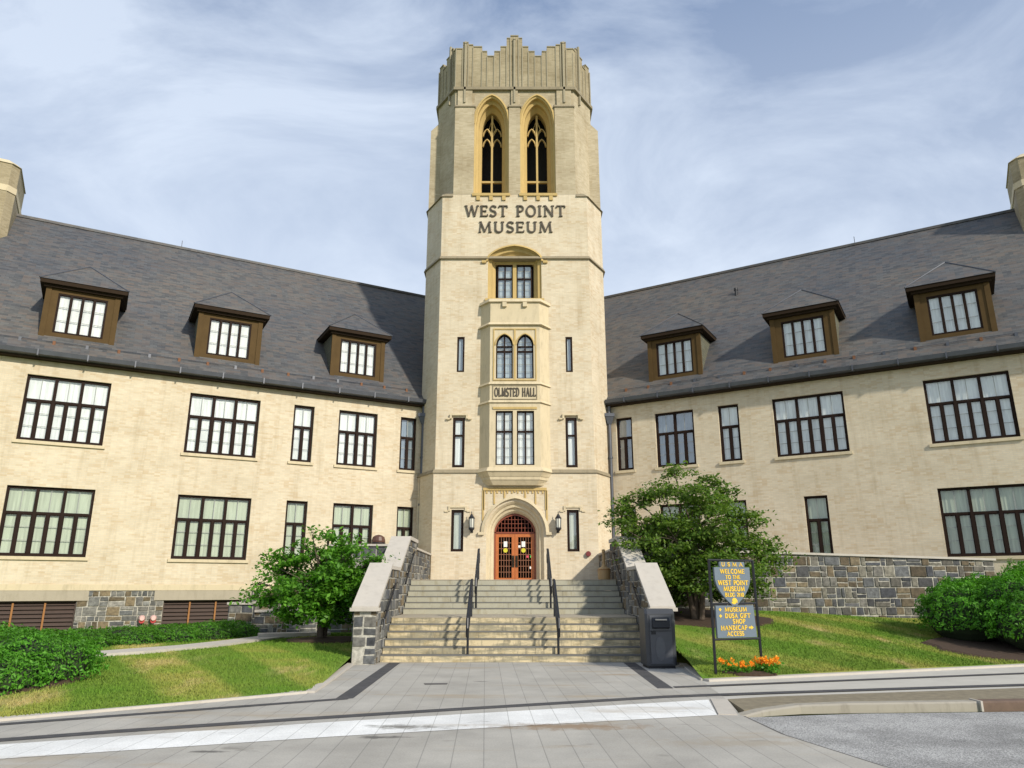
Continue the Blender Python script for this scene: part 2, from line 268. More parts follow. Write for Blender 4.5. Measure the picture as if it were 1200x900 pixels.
# ------------------------------------------------------------ mesh helpers
class Frame:
    def __init__(s, o, ux, uy): s.o = Vector(o); s.ux = Vector(ux).normalized(); s.uy = Vector(uy).normalized()
    def __call__(s, a, b, z): return s.o + s.ux * a + s.uy * b + Vector((0, 0, z))
W0 = Frame((0, 0, 0), (1, 0, 0), (0, 1, 0))
class MB:
    def __init__(s): s.v = []; s.f = []; s.c = []; s.cur = (.2, .2, .2)
    def face(s, pts):
        i = len(s.v); s.v += [tuple(p) for p in pts]; s.f.append(list(range(i, i + len(pts)))); s.c.append(s.cur)
    def hexa(s, P):   # 8 pts: bottom 4, top 4
        i = len(s.v); s.v += [tuple(p) for p in P]
        for q in ((0, 3, 2, 1), (4, 5, 6, 7), (0, 1, 5, 4), (1, 2, 6, 5), (2, 3, 7, 6), (3, 0, 4, 7)):
            s.f.append([i + k for k in q]); s.c.append(s.cur)
    def box(s, F, a0, a1, b0, b1, z0, z1):
        s.hexa([F(a0, b0, z0), F(a1, b0, z0), F(a1, b1, z0), F(a0, b1, z0), F(a0, b0, z1), F(a1, b0, z1), F(a1, b1, z1), F(a0, b1, z1)])
    def prism(s, bot, top):
        n = len(bot); i = len(s.v); s.v += [tuple(p) for p in bot] + [tuple(p) for p in top]
        s.f.append(list(range(i + n - 1, i - 1, -1))); s.c.append(s.cur); s.f.append(list(range(i + n, i + 2 * n))); s.c.append(s.cur)
        for k in range(n):
            s.f.append([i + k, i + (k + 1) % n, i + n + (k + 1) % n, i + n + k]); s.c.append(s.cur)
    def loft(s, rings, closed=False, cap=False):
        n = len(rings[0]); i = len(s.v)
        for r in rings: s.v += [tuple(p) for p in r]
        for a in range(len(rings) - 1):
            for k in range(n if closed else n - 1):
                s.f.append([i + a * n + k, i + a * n + (k + 1) % n, i + (a + 1) * n + (k + 1) % n, i + (a + 1) * n + k]); s.c.append(s.cur)
        if cap:
            s.f.append([i + k for k in range(n)][::-1]); s.c.append(s.cur); j = i + (len(rings) - 1) * n
            s.f.append([j + k for k in range(n)]); s.c.append(s.cur)
    def tube(s, pts, r, n=8):
        pts = [Vector(p) for p in pts]; rr = r if isinstance(r, (list, tuple)) else [r] * len(pts); rings = []
        for k, p in enumerate(pts):
            d = (pts[min(k + 1, len(pts) - 1)] - pts[max(k - 1, 0)]).normalized()
            a = d.orthogonal().normalized() if abs(d.z) > .95 else d.cross(Vector((0, 0, 1))).normalized(); b = d.cross(a)
            rings.append([p + (a * math.cos(2 * math.pi * j / n) + b * math.sin(2 * math.pi * j / n)) * rr[k] for j in range(n)])
        s.loft(rings, True, True)
    def lathe(s, c, prof, n=16):
        s.loft([[Vector((c[0] + r * math.cos(2 * math.pi * j / n), c[1] + r * math.sin(2 * math.pi * j / n), c[2] + z)) for j in range(n)] for r, z in prof], True, True)
    def build(s, name, mat, parent=None, uv=True, col=False, fix=False, smooth=False, origin=None):
        me = bpy.data.meshes.new(name)
        o3 = Vector(origin) if origin is not None else None
        me.from_pydata([tuple(Vector(p) - o3) for p in s.v] if o3 is not None else s.v, [], s.f); me.materials.append(mat)
        if fix:
            import bmesh
            b = bmesh.new(); b.from_mesh(me); bmesh.ops.recalc_face_normals(b, faces=b.faces); b.to_mesh(me); b.free()
        me.update()
        if uv and s.f:
            ul = me.uv_layers.new(name='UVMap'); dat = np.zeros(len(me.loops) * 2)
            for p in me.polygons:
                n = p.normal
                if abs(n.z) > .97: t = Vector((1, 0, 0))
                else: t = Vector((0, 0, 1)).cross(n).normalized()
                bt = n.cross(t)
                if bt.z < 0: bt = -bt
                for li in p.loop_indices:
                    q = me.vertices[me.loops[li].vertex_index].co
                    if o3 is not None: q = q + o3
                    dat[2 * li] = q.dot(t); dat[2 * li + 1] = q.dot(bt)
            ul.data.foreach_set('uv', dat)
        if col:
            ca = me.color_attributes.new('tint', 'FLOAT_COLOR', 'CORNER'); arr = []
            for p, c in zip(me.polygons, s.c): arr += [*c, 1] * p.loop_total
            ca.data.foreach_set('color', arr)
        if smooth: me.polygons.foreach_set('use_smooth', [True] * len(me.polygons))
        o = bpy.data.objects.new(name, me); COL.objects.link(o)
        if parent is not None:
            o.parent = parent
            if o3 is None: o.matrix_parent_inverse = Matrix.Translation(-root_loc(parent))
            else: o.location = o3 - root_loc(parent)
        elif o3 is not None: o.location = o3
        return o
def root_loc(p):
    v = Vector((0, 0, 0))
    while p is not None:
        v += p.location + (p.matrix_parent_inverse.translation if p.parent else Vector((0, 0, 0))); p = p.parent
    return v
def tag(o, label=None, cat=None, group=None, kind=None):
    if label: o['label'] = label
    if cat: o['category'] = cat
    if group: o['group'] = group
    if kind: o['kind'] = kind
    return o
def thing(name, label, cat, loc=(0, 0, 0), group=None):
    o = bpy.data.objects.new(name, None); COL.objects.link(o); o.location = loc; o.empty_display_size = .3
    return tag(o, label, cat, group)
def copy_thing(src, loc, label=None):
    r = src.copy(); COL.objects.link(r); r.location = loc
    if label: r['label'] = label
    for ch in src.children:
        c = ch.copy(); COL.objects.link(c); c.parent = r
        for g in ch.children:
            d = g.copy(); COL.objects.link(d); d.parent = c
    return r

# ------------------------------------------------------------ stroke alphabet (roman, with serifs)
def arc(cx, cy, rx, ry, a0, a1, n=8):
    return [(cx + rx * math.cos(rad(a0 + (a1 - a0) * k / n)), cy + ry * math.sin(rad(a0 + (a1 - a0) * k / n))) for k in range(n + 1)]
TK, TN = 1.0, .62
G = {  # width, list of (weight, points), serifs (x, y, halfwidth)
 'W': (1.05, [(TK, [(.05, 1), (.3, 0)]), (TN, [(.3, 0), (.52, 1)]), (TK, [(.52, 1), (.77, 0)]), (TN, [(.77, 0), (1.0, 1)])], [(.05, 1, .12), (1.0, 1, .1), (.52, 1, .09)]),
 'E': (.6, [(TK, [(.12, 0), (.12, 1)]), (TN, [(.0, .96), (.55, .96)]), (TN, [(.12, .5), (.45, .5)]), (TN, [(0, .04), (.58, .04)]), (TN, [(.55, .96), (.55, .8)]), (TN, [(.58, .04), (.58, .2)]), (TN, [(.45, .58), (.45, .42)])], []),
 'S': (.55, [(TK, arc(.28, .74, .22, .23, 20, 250, 9) + arc(.27, .26, .23, .23, 75, -160, 10)), (TN, [(.49, .82), (.49, .97)]), (TN, [(.05, .18), (.05, .03)])], []),
 'T': (.72, [(TK, [(.36, 0), (.36, 1)]), (TN, [(.02, .96), (.7, .96)]), (TN, [(.02, .96), (.02, .8)]), (TN, [(.7, .96), (.7, .8)])], [(.36, 0, .14)]),
 'P': (.62, [(TK, [(.14, 0), (.14, 1)]), (TK * .85, [(.0, .96), (.34, .96)] + arc(.34, .71, .22, .25, 90, -90, 8) + [(.14, .46)])], [(.14, 0, .14)]),
 'O': (.8, [(TK, arc(.4, .5, .35, .48, 0, 360, 20))], []),
 'I': (.3, [(TK, [(.15, 0), (.15, 1)])], [(.15, 0, .14), (.15, 1, .14)]),
 'N': (.85, [(TN, [(.12, 0), (.12, 1)]), (TK, [(.12, 1), (.72, 0)]), (TN, [(.72, 0), (.72, 1)])], [(.12, 0, .12), (.06, 1, .1), (.72, 1, .12)]),
 'M': (.98, [(TN, [(.1, 0), (.16, 1)]), (TK, [(.16, 1), (.48, .05)]), (TN, [(.48, .05), (.8, 1)]), (TK, [(.8, 1), (.88, 0)])], [(.1, 0, .1), (.88, 0, .12), (.14, 1, .09), (.84, 1, .09)]),
 'U': (.8, [(TK, [(.14, 1), (.14, .32)] + arc(.4, .3, .26, .28, 180, 360, 9) + [(.66, 1)])], [(.14, 1, .12), (.66, 1, .12)]),
 'L': (.58, [(TK, [(.13, 0), (.13, 1)]), (TN, [(0, .04), (.56, .04)]), (TN, [(.56, .04), (.56, .22)])], [(.13, 1, .12)]),
 'D': (.76, [(TK, [(.13, 0), (.13, 1)]), (TK * .9, [(0, .96), (.3, .96)] + arc(.3, .5, .38, .46, 90, -90, 10) + [(0, .04)])], []),
 'H': (.82, [(TK, [(.14, 0), (.14, 1)]), (TK, [(.68, 0), (.68, 1)]), (TN, [(.14, .52), (.68, .52)])], [(.14, 0, .12), (.14, 1, .12), (.68, 0, .12), (.68, 1, .12)]),
 'A': (.8, [(TN, [(.06, 0), (.38, 1)]), (TK, [(.38, 1), (.7, 0)]), (TN, [(.18, .36), (.58, .36)])], [(.06, 0, .1), (.7, 0, .12)]),
 'C': (.72, [(TK, arc(.4, .5, .35, .48, 50, 310, 16)), (TN, [(.63, .98), (.63, .8)])], []),
 'G': (.78, [(TK, arc(.4, .5, .35, .48, 50, 320, 16)), (TN, [(.64, .98), (.64, .8)]), (TK, [(.68, .08), (.68, .42)])], [(.66, .42, .1)]),
 'B': (.66, [(TK, [(.13, 0), (.13, 1)]), (TK * .85, [(0, .96), (.3, .96)] + arc(.32, .74, .2, .22, 90, -90, 7) + [(.13, .52)]), (TK * .85, [(.13, .52), (.33, .52)] + arc(.34, .28, .24, .24, 90, -90, 7) + [(0, .04)])], []),
 'F': (.56, [(TK, [(.12, 0), (.12, 1)]), (TN, [(0, .96), (.54, .96)]), (TN, [(.12, .5), (.42, .5)]), (TN, [(.54, .96), (.54, .8)])], [(.12, 0, .13)]),
 '0': (.62, [(TK, arc(.31, .5, .25, .47, 0, 360, 18))], []), '1': (.34, [(TK, [(.17, 0), (.17, .97)]), (TN, [(.17, .97), (.02, .82)])], [(.17, 0, .14)]),
 '2': (.6, [(TK, arc(.29, .72, .22, .25, 160, -30, 9) + [(.06, .05)]), (TN, [(.04, .05), (.55, .05)])], []),
 ' ': (.38, [], []), '.': (.2, [(TK * 1.3, [(.08, .0), (.08, .12)])], []),
}
def text_width(txt, sp): return sum(G[c][0] + sp for c in txt) - sp
def text(mb, F, txt, s0, s1, z0, h, o, depth, wt=.13, sp=.16):
    """strokes laid along frame axis a from s0 to s1, front at offset o-depth"""
    tw = text_width(txt, sp); kx = (s1 - s0) / tw; x = s0; lay = 0
    for ch in txt:
        wd, st, se = G[ch]
        strokes = list(st) + [(TN * .9, [(sx_ - hw, sy_ + (.03 if sy_ < .5 else -.03)), (sx_ + hw, sy_ + (.03 if sy_ < .5 else -.03))]) for sx_, sy_, hw in se]
        for wgt, pts in strokes:
            lay += 1; hw = wt * wgt * .5 * h; d = depth + (lay % 5) * .0022
            P = [(x + px * kx, z0 + py * h) for px, py in pts]; L, R = [], []
            closed = len(P) > 4 and math.dist(P[0], P[-1]) < 1e-4
            for i, p in enumerate(P):
                if closed: a = P[i - 1 if i else -2]; b = P[i + 1 if i < len(P) - 1 else 1]
                else: a = P[max(i - 1, 0)]; b = P[min(i + 1, len(P) - 1)]
                dx, dz = b[0] - a[0], b[1] - a[1]; l = math.hypot(dx, dz) or 1
                nx, nz = -dz / l * hw, dx / l * hw
                L.append((p[0] + nx, p[1] + nz)); R.append((p[0] - nx, p[1] - nz))
            rings = [[F(l[0], o, l[1]), F(l[0], o - d, l[1]), F(r[0], o - d, r[1]), F(r[0], o, r[1])] for l, r in zip(L, R)]
            mb.loft(rings, True, not closed)
        x += (wd + sp) * kx

# ------------------------------------------------------------ architecture helpers
def wall(mb, F, s0, s1, z0, z1, ops, o=0, depth=.25):
    S = sorted({s0, s1, *[v for q in ops for v in q[:2]]}); Z = sorted({z0, z1, *[v for q in ops for v in q[2:4]]})
    inside = lambda a, b: any(q[0] - 1e-6 < a < q[1] + 1e-6 and q[2] - 1e-6 < b < q[3] + 1e-6 for q in ops)
    for i in range(len(S) - 1):
        for j in range(len(Z) - 1):
            if not inside((S[i] + S[i + 1]) / 2, (Z[j] + Z[j + 1]) / 2):
                mb.face([F(S[i], o, Z[j]), F(S[i + 1], o, Z[j]), F(S[i + 1], o, Z[j + 1]), F(S[i], o, Z[j + 1])])
    for a, b, c, d in [q[:4] for q in ops]:
        mb.face([F(a, o, c), F(a, o + depth, c), F(a, o + depth, d), F(a, o, d)]); mb.face([F(b, o, c), F(b, o + depth, c), F(b, o + depth, d), F(b, o, d)])
        mb.face([F(a, o, c), F(b, o, c), F(b, o + depth, c), F(a, o + depth, c)]); mb.face([F(a, o, d), F(b, o, d), F(b, o + depth, d), F(a, o + depth, d)])
def archpts(cx, a, zs, za, zb, k=.8, n=10, full=True):
    H = za - zs; top = []
    for i in range(n + 1):
        t = 1 - i / n; t2 = math.sin(t * math.pi / 2) if H < a * 1.3 else t
        top.append((t2, H * (k * math.sqrt(max(0, 1 - t2 * t2)) + (1 - k) * (1 - t2))))
    right = [(cx + a * t, zs + h) for t, h in top]; left = [(cx - a * t, zs + h) for t, h in reversed(top)][1:]
    pts = right + left
    return [(cx + a, zb)] + pts + [(cx - a, zb)] if full else pts
def spandrel(mb, F, cx, a, zs, za, o, k=.8, pad=0, ztop=None):
    P = archpts(cx, a, zs, za, zs, k, full=False); zt = ztop if ztop else za + pad
    for p, q in zip(P[:-1], P[1:]):
        mb.face([F(p[0], o, p[1]), F(q[0], o, q[1]), F(q[0], o, zt), F(p[0], o, zt)])
def archloft(mb, F, specs, sill=True):
    """specs: list of (cx,a,zs,za,zb,o,k)"""
    mb.loft([[F(x, o, z) for x, z in archpts(cx, a, zs, za, zb, k)] for cx, a, zs, za, zb, o, k in specs], closed=sill)
def hood(mb, F, cx, a, zs, za, o, wdt, proj, k=.8):
    A = archpts(cx, a, zs, za, zs, k, full=False); B = archpts(cx, a + wdt, zs, za + wdt * .9, zs, k, full=False)
    rings = [[F(p[0], o, p[1]), F(p[0], o - proj, p[1]), F(q[0], o - proj * .7, q[1]), F(q[0], o, q[1])] for p, q in zip(A, B)]
    mb.loft(rings, True, True)
def bars(mb, F, s0, s1, z0, z1, o, d, t): # rectangular frame
    mb.box(F, s0, s0 + t, o, o + d, z0, z1); mb.box(F, s1 - t, s1, o, o + d, z0, z1)
    mb.box(F, s0 + t, s1 - t, o, o + d, z0, z0 + t); mb.box(F, s0 + t, s1 - t, o, o + d, z1 - t, z1)
def curtain_mesh(mb, F, s0, s1, z0, z1, o):
    n = max(6, int((s1 - s0) / .06)); rr = [s0 + (s1 - s0) * k / n for k in range(n + 1)]
    mb.loft([[F(x, o + .006 * math.sin(x * 47) + .004 * math.sin(x * 91), z) for x in rr] for z in (z0, z1)])
def window(F, s0, s1, z0, z1, groups, parent, o=.1, curt='curtw', gl='glass', fr='frame', split=.38, single=False, t=.09, name='window', sill=True, sub=None):
    f = MB(); bars(f, F, s0, s1, z0, z1, o, .1, t); gw = (s1 - s0 - 2 * t) / groups; mun = MB()
    zt = z1 - (z1 - z0) * split
    for g in range(groups):
        a = s0 + t + g * gw; b = a + gw
        if g: f.box(F, a - (.035 if single else .055), a + (.035 if single else .055), o - .015, o + .1, z0 + t, z1 - t)
        hw_ = .035 if single else .055; aa = a + (hw_ if g else 0); bb = b - (hw_ if g < groups - 1 else 0)
        if single:
            bars(f, F, aa, bb, z0 + t, z1 - t, o + .02, .06, .018)
            if single == 2:
                mun.box(F, (aa + bb) / 2 - .012, (aa + bb) / 2 + .012, o + .05, o + .075, z0 + t + .035, z1 - t - .035)
            for q in (1, 2, 3):
                if (z1 - z0) < 2.2 and q == 3: continue
                zz = z0 + (z1 - z0) * q / (3 if (z1 - z0) < 2.2 else 4); mun.box(F, aa + .035, bb - .035, o + .052, o + .07, zz - .011, zz + .011)
        else:
            f.box(F, aa, bb, o + .01, o + .09, zt - .045, zt + .045)
            m_ = (aa + bb) / 2
            f.box(F, m_ - .045, m_ + .045, o + .012, o + .088, z0 + t, zt - .045)
            for x0, x1 in ((aa, m_ - .045), (m_ + .045, bb)):
                bars(f, F, x0, x1, z0 + t, zt - .045, o + .03, .05, .03)
                for q in (1, 2):
                    zz = z0 + t + (zt - z0 - t) * q / 3; mun.box(F, x0 + .03, x1 - .03, o + .052, o + .07, zz - .01, zz + .01)
            mun.box(F, m_ - .012, m_ + .012, o + .052, o + .07, zt + .045, z1 - t)
    w_ = f.build(name, M[fr], parent, fix=True)
    par = w_ if sub is None else sub
    mun.build('muntin', M['lightmuntin'], par, fix=True)
    g_ = MB(); g_.face([F(s0 + t * .6, o + .06, z0 + t * .6), F(s1 - t * .6, o + .06, z0 + t * .6), F(s1 - t * .6, o + .06, z1 - t * .6), F(s0 + t * .6, o + .06, z1 - t * .6)])
    g_.build('pane', M[gl], par)
    c_ = MB(); curtain_mesh(c_, F, s0 + .02, s1 - .02, z0 + .02, z1 - .02, o + .13); c_.build('curtain', M[curt], par)
    if sill:
        s_ = MB(); s_.box(F, s0 - .1, s1 + .1, -.07, o + .02, z0 - .12, z0 - .003); s_.build('sill', M['lime'], par, fix=True)
    return w_
STONES = [(.085, .09, .10), (.15, .155, .155), (.21, .21, .195), (.27, .26, .235), (.22, .17, .10), (.17, .13, .08), (.115, .12, .125), (.19, .185, .165), (.30, .285, .25)]
def clip(poly, fn):
    out = []
    for i in range(len(poly)):
        a, b = poly[i - 1], poly[i]; fa, fb = fn(a), fn(b)
        if (fa >= 0) != (fb >= 0): t = fa / (fa - fb); out.append((a[0] + (b[0] - a[0]) * t, a[1] + (b[1] - a[1]) * t))
        if fb >= 0: out.append(b)
    return out
def ashlar(mb, F, s0, s1, z0, z1, o, clips=(), seed=1, hmin=.16, hmax=.34, pal=STONES, cut=None):
    R = random.Random(seed); z = z0; g = .018
    def stone(a, b, c, d):
        P = [(a + g, c + g), (b - g, c + g), (b - g, d - g), (a + g, d - g)]
        P = [(x + R.uniform(-.012, .012), y + R.uniform(-.012, .012)) for x, y in P]
        if cut and cut(a, b, c, d): return
        for fn in clips:
            P = clip(P, fn)
            if len(P) < 3: return
        cx = sum(p[0] for p in P) / len(P); cy = sum(p[1] for p in P) / len(P)
        if max(p[0] for p in P) - min(p[0] for p in P) < .03: return
        c_ = R.choice(pal); k = R.uniform(.45, 1.0); mb.cur = tuple(min(.5, v * k) for v in c_)
        pr = R.uniform(.012, .035)
        inn = [(cx + (x - cx) * .93, cy + (y - cy) * .90) for x, y in P]
        mb.loft([[F(x, o, y) for x, y in P], [F(x, o - pr * .7, y) for x, y in P], [F(x, o - pr, y) for x, y in inn]], True)
        mb.face([F(x, o - pr, y) for x, y in inn])
    while z < z1 - .02:
        h = min(R.uniform(hmin, hmax) * 1.05, z1 - z)
        if z1 - z - h < .1: h = z1 - z
        s = s0
        while s < s1 - .01:
            w_ = R.choice((.16, .24, .33, .42, .5)) * R.uniform(.85, 1.15); w_ = min(w_, s1 - s)
            if s1 - s - w_ < .13: w_ = s1 - s
            q = R.random()
            if h > .27 and q < .45: m_ = z + h * R.uniform(.38, .62); stone(s, s + w_, z, m_); stone(s, s + w_, m_, z + h)
            elif w_ > .38 and q < .6: m_ = s + w_ * R.uniform(.4, .6); stone(s, m_, z, z + h); stone(m_, s + w_, z, z + h)
            else: stone(s, s + w_, z, z + h)
            s += w_
        z += h
MORT = (.42, .40, .34)

# ============================================================ GROUND
gy0 = -40
def sheet(name, pts, z, mat, kind='structure', sub=None, label=None, zf=None):
    mb = MB(); mb.face([(x, y, zf(x, y) if zf else z) for x, y in pts]); o = mb.build(name, mat, fix=False)
    if kind: o['kind'] = kind
    return o
g = MB(); g.face([(-900, -300, -.10), (900, -300, -.10), (900, 1500, -.10), (-900, 1500, -.10)]); tag(g.build('ground', M['lawn']), kind='structure')
def slab(name, pts, z, mat, th=.05):
    mb = MB(); mb.prism([(x, y, z - th) for x, y in pts], [(x, y, z) for x, y in pts]); o = mb.build(name, mat, fix=True); o['kind'] = 'structure'; return o
# plaza : everything paved in front of the steps and towards the camera
slab('plaza_paving', [(-3.85, 18.85), (-3.42, 13.6), (-6.9, 10.6), (-14, 5.2), (-30, -8), (6.5, -8), (5.2, 3), (4.35, 6), (3.66, 8.18), (3.27, 9.76), (3.2, 11.2), (3.4, 12.4), (3.66, 15.2), (4.05, 18.85)], 0.0, M['slab'], .05)
def lerp_line(pts, x):
    for (x0, y0), (x1, y1) in zip(pts[:-1], pts[1:]):
        if x <= x1: return y0 + (y1 - y0) * (x - x0) / (x1 - x0)
    (x0, y0), (x1, y1) = pts[-2:]; return y0 + (y1 - y0) * (x - x0) / (x1 - x0)
def strip(name, up, lo, z, mat, th=0):
    n = 24; x0, x1 = up[0][0], up[-1][0]
    xs0 = [up[0][0] + (up[-1][0] - up[0][0]) * k / n for k in range(n + 1)]; xl = [lo[0][0] + (lo[-1][0] - lo[0][0]) * k / n for k in range(n + 1)]
    mb = MB(); A = [(x, lerp_line(up, x)) for x in xs0]; B = [(x, lerp_line(lo, x)) for x in xl]
    if th: mb.loft([[(x, y, z - th) for x, y in A], [(x, y, z) for x, y in A], [(x, y, z) for x, y in B], [(x, y, z - th) for x, y in B]])
    else: mb.loft([[(x, y, z) for x, y in A], [(x, y, z) for x, y in B]])
    o = mb.build(name, mat); o['kind'] = 'structure'; return o
# right walkway (concrete) between lawn and road
band2 = [(-14, 4.6), (-5.98, 9.42), (-2.35, 11.03), (2.8, 13.05), (9.37, 14.5), (30, 17.5)]
def off(l, d): return [(x, y + d) for x, y in l]
RW = [(3.0, 13.05), (9.37, 14.5), (30, 17.5)]
slab('pavement', [(2.7, 15.3), (2.7, 12.5)] + [(x, y - .42) for x, y in [(4.2, 13.35), (9.37, 14.5), (30, 17.5)]] + [(30, 24.5), (3.7, 15.2)], -.006, M['walk'], .06)
strip('dark_paving_band', off(band2, .14), off(band2, -.12), .005, M['band'])
b1r = [(2.9, 14.15), (10.6, 16.4), (30, 20.4)]; strip('dark_paving_band', off(b1r, .1), off(b1r, -.1), .005, M['band'])
b1l = [(-14, 5.45), (-6.62, 10.42), (-2.62, 12.75)]; strip('dark_paving_band', off(b1l, .11), off(b1l, -.11), .005, M['band'])
slab('dark_paving_band', [(-2.93, 18.7), (-2.66, 18.7), (-2.56, 12.78), (-2.83, 12.6)], .004, M['band'], .003)
slab('dark_paving_band', [(2.66, 18.7), (2.94, 18.7), (2.86, 14.0), (2.58, 14.0)], .004, M['band'], .003)
strip('white_painted_stripe', [(-9, 7.6), (-5.8, 9.1), (-2.27, 10.62), (2.75, 12.46), (3.12, 12.6)], [(-9, 6.75), (-5.35, 8.36), (-2.05, 9.6), (2.45, 11.0), (2.86, 11.12)], .005, M['white'])
slab('worn_patch', [(-1.6, 14.5), (-1.2, 14.55), (-1.2, 14.75), (-1.65, 14.72)], .004, M['darkband'], .002)
# left kerb edging along lawn
def edge(name, pts, wd, z0, z1, mat):
    mb = MB()
    L = []; R = []
    for i, p in enumerate(pts):
        a = Vector(pts[max(i - 1, 0)]); b = Vector(pts[min(i + 1, len(pts) - 1)]); d = (b - a).normalized(); n = Vector((-d.y, d.x)) * wd / 2
        L.append((p[0] + n.x, p[1] + n.y)); R.append((p[0] - n.x, p[1] - n.y))
    mb.loft([[(l[0], l[1], z0), (l[0], l[1], z1), (r[0], r[1], z1), (r[0], r[1], z0)] for l, r in zip(L, R)], True, True)
    o = mb.build(name, mat, fix=True); o['kind'] = 'structure'; return o
edge('stone_kerb', [(-30, -7.7), (-14, 5.28), (-6.85, 10.72), (-4.2, 12.85), (-3.52, 13.42)], .2, -.05, .035, M['coping'])
edge('stone_kerb', [(-3.42, 13.4), (-3.55, 15.6), (-3.76, 18.3)], .16, -.05, .035, M['coping'])
edge('stone_kerb', [(3.98, 18.3), (3.72, 15.18)], .16, -.05, .035, M['coping'])
edge('stone_kerb', [(3.72, 15.1), (11.7, 18.0), (30, 24.6)], .2, -.05, .035, M['coping'])
# road, kerb, soil strip
slab('road', [(3.2, 11.15), (3.27, 9.76), (3.66, 8.18), (4.35, 6), (5.2, 3), (6.5, -8), (60, -8), (60, 13.5), (12, 12.35), (7.5, 11.68), (5, 11.5)], -.035, M['asphalt'], .03)
edge('gutter_joint', [(3.22, 11.15), (3.3, 9.76), (3.69, 8.18), (4.38, 6), (5.23, 3), (6.5, -8)], .07, -.05, -.012, M['darkband'])
mb = MB(); KP = [(3.2, 11.28, -.02), (3.6, 11.52, .02), (4.2, 11.72, .06), (5.0, 11.8, .075), (6.95, 11.93, .08)]
def kloft(mb, KP, wd=.2):
    L = []
    for i, p in enumerate(KP):
        a = Vector(KP[max(i - 1, 0)][:2]); b = Vector(KP[min(i + 1, len(KP) - 1)][:2]); d_ = (b - a).normalized(); n_ = Vector((-d_.y, d_.x)) * wd / 2
        L.append([(p[0] + n_.x, p[1] + n_.y, -.06), (p[0] + n_.x, p[1] + n_.y, p[2]), (p[0] - n_.x * .7, p[1] - n_.y * .7, p[2]), (p[0] - n_.x, p[1] - n_.y, p[2] - .02), (p[0] - n_.x, p[1] - n_.y, -.06)])
    mb.loft(L, True, True)
kloft(mb, KP); mb.build('road_kerb', M['kerb'], fix=True)['kind'] = 'structure'
mb = MB(); kloft(mb, [(8.3, 12.05, .08), (12, 12.6, .08), (60, 13.8, .08)]); mb.build('road_kerb', M['kerb'], fix=True)['kind'] = 'structure'
t = thing('storm_drain', 'rusty brown drain inlet set into the kerb at the right edge of the road', 'drain', (7.6, 12.0, 0))
mb = MB(); kloft(mb, [(6.98, 11.935, .085), (8.28, 12.05, .085)], .24); mb.build('drain_head', simple('rusty_brown_cast_iron', (.13, .085, .06), .8, nscale=9, namp=.4), t, fix=True)
mb = MB(); mb.box(W0, 6.955, 6.985, 11.78, 12.08, -.05, .095); mb.build('joint_plate', M['coping'], t, fix=True)
slab('soil_strip', [(3.35, 11.5), (3.75, 11.75), (4.4, 11.9), (7.5, 12.05), (12, 12.7), (30, 13.3), (30, 17.0), (9.37, 14.06), (4.2, 12.9), (3.42, 12.6)], .012, M['soil'], .1)
edge('stone_kerb', [(3.3, 12.65), (3.02, 11.15)], .26, -.05, .012, M['coping'])
# lawns
def gz_right(x, y):
    f = 15.1 + .36 * (x - 3.6); return .03 + .107 * max(0, min(y, 26) - f) + .03 * math.sin(x * .9) * min(1, max(0, y - f))
def gz_left(x, y):
    xr = -3.33 - (y - 13.42) * .109 if y > 13.42 else -3.33 + (y - 13.42) / .79
    d = max(0, xr - x) + max(0, (y - 13.4)); return .03 + .26 * min(1, d / 9) + .03 * math.sin(x * .8 + y * .5) * min(1, d)
def grid(name, fx, ny, nx, y0, y1, zf, mat):
    mb = MB(); rows = []
    for j in range(ny + 1):
        y = y0 + (y1 - y0) * j / ny; a, b = fx(y); rows.append([(a + (b - a) * i / nx, y, zf(a + (b - a) * i / nx, y)) for i in range(nx + 1)])
    mb.loft(rows); o = mb.build(name, mat, smooth=True); o['kind'] = 'structure'; return o
xrl = lambda y: (-3.40 - (y - 13.42) * .075 if y > 13.42 else -3.40 + (y - 13.42) / .79)
grid('lawn', lambda y: (-60, xrl(y)), 60, 60, -10, 26.5, gz_left, M['lawn'])
mb = MB(); rows = []
for i in range(61):
    x = 3.66 + (40 - 3.66) * (i / 60) ** 1.6; f = 15.1 + .36 * (x - 3.6) + .04; b = max(27.5, f + 1)
    rows.append([(x + max(0, 1 - i / 20) * .07 * (f + (b - f) * j / 30 - 15), f + (b - f) * j / 30, gz_right(x, f + (b - f) * j / 30)) for j in range(31)])
mb.loft(rows); mb.build('lawn', M['lawn'], smooth=True)['kind'] = 'structure'
# path on the left
def drape(name, pts, zf, dz, mat, wd):
    mb = MB(); L = []
    for i, p in enumerate(pts):
        a = Vector(pts[max(i - 1, 0)]); b = Vector(pts[min(i + 1, len(pts) - 1)]); d = (b - a).normalized(); n = Vector((-d.y, d.x)) * wd / 2
        L.append([(p[0] + n.x, p[1] + n.y, zf(p[0], p[1]) - .1), (p[0] + n.x, p[1] + n.y, zf(p[0], p[1]) + dz), (p[0] - n.x, p[1] - n.y, zf(p[0], p[1]) + dz), (p[0] - n.x, p[1] - n.y, zf(p[0], p[1]) - .1)])
    mb.loft(L, True, True); o = mb.build(name, mat, fix=True); o['kind'] = 'structure'
pathp = [(-6.2, 24.6), (-7.2, 23.4), (-7.7, 21.5), (-8.0, 19.5), (-8.6, 17.6), (-10, 15.9), (-14, 14)]
drape('path', pathp, gz_left, .05, M['coping'], .9)

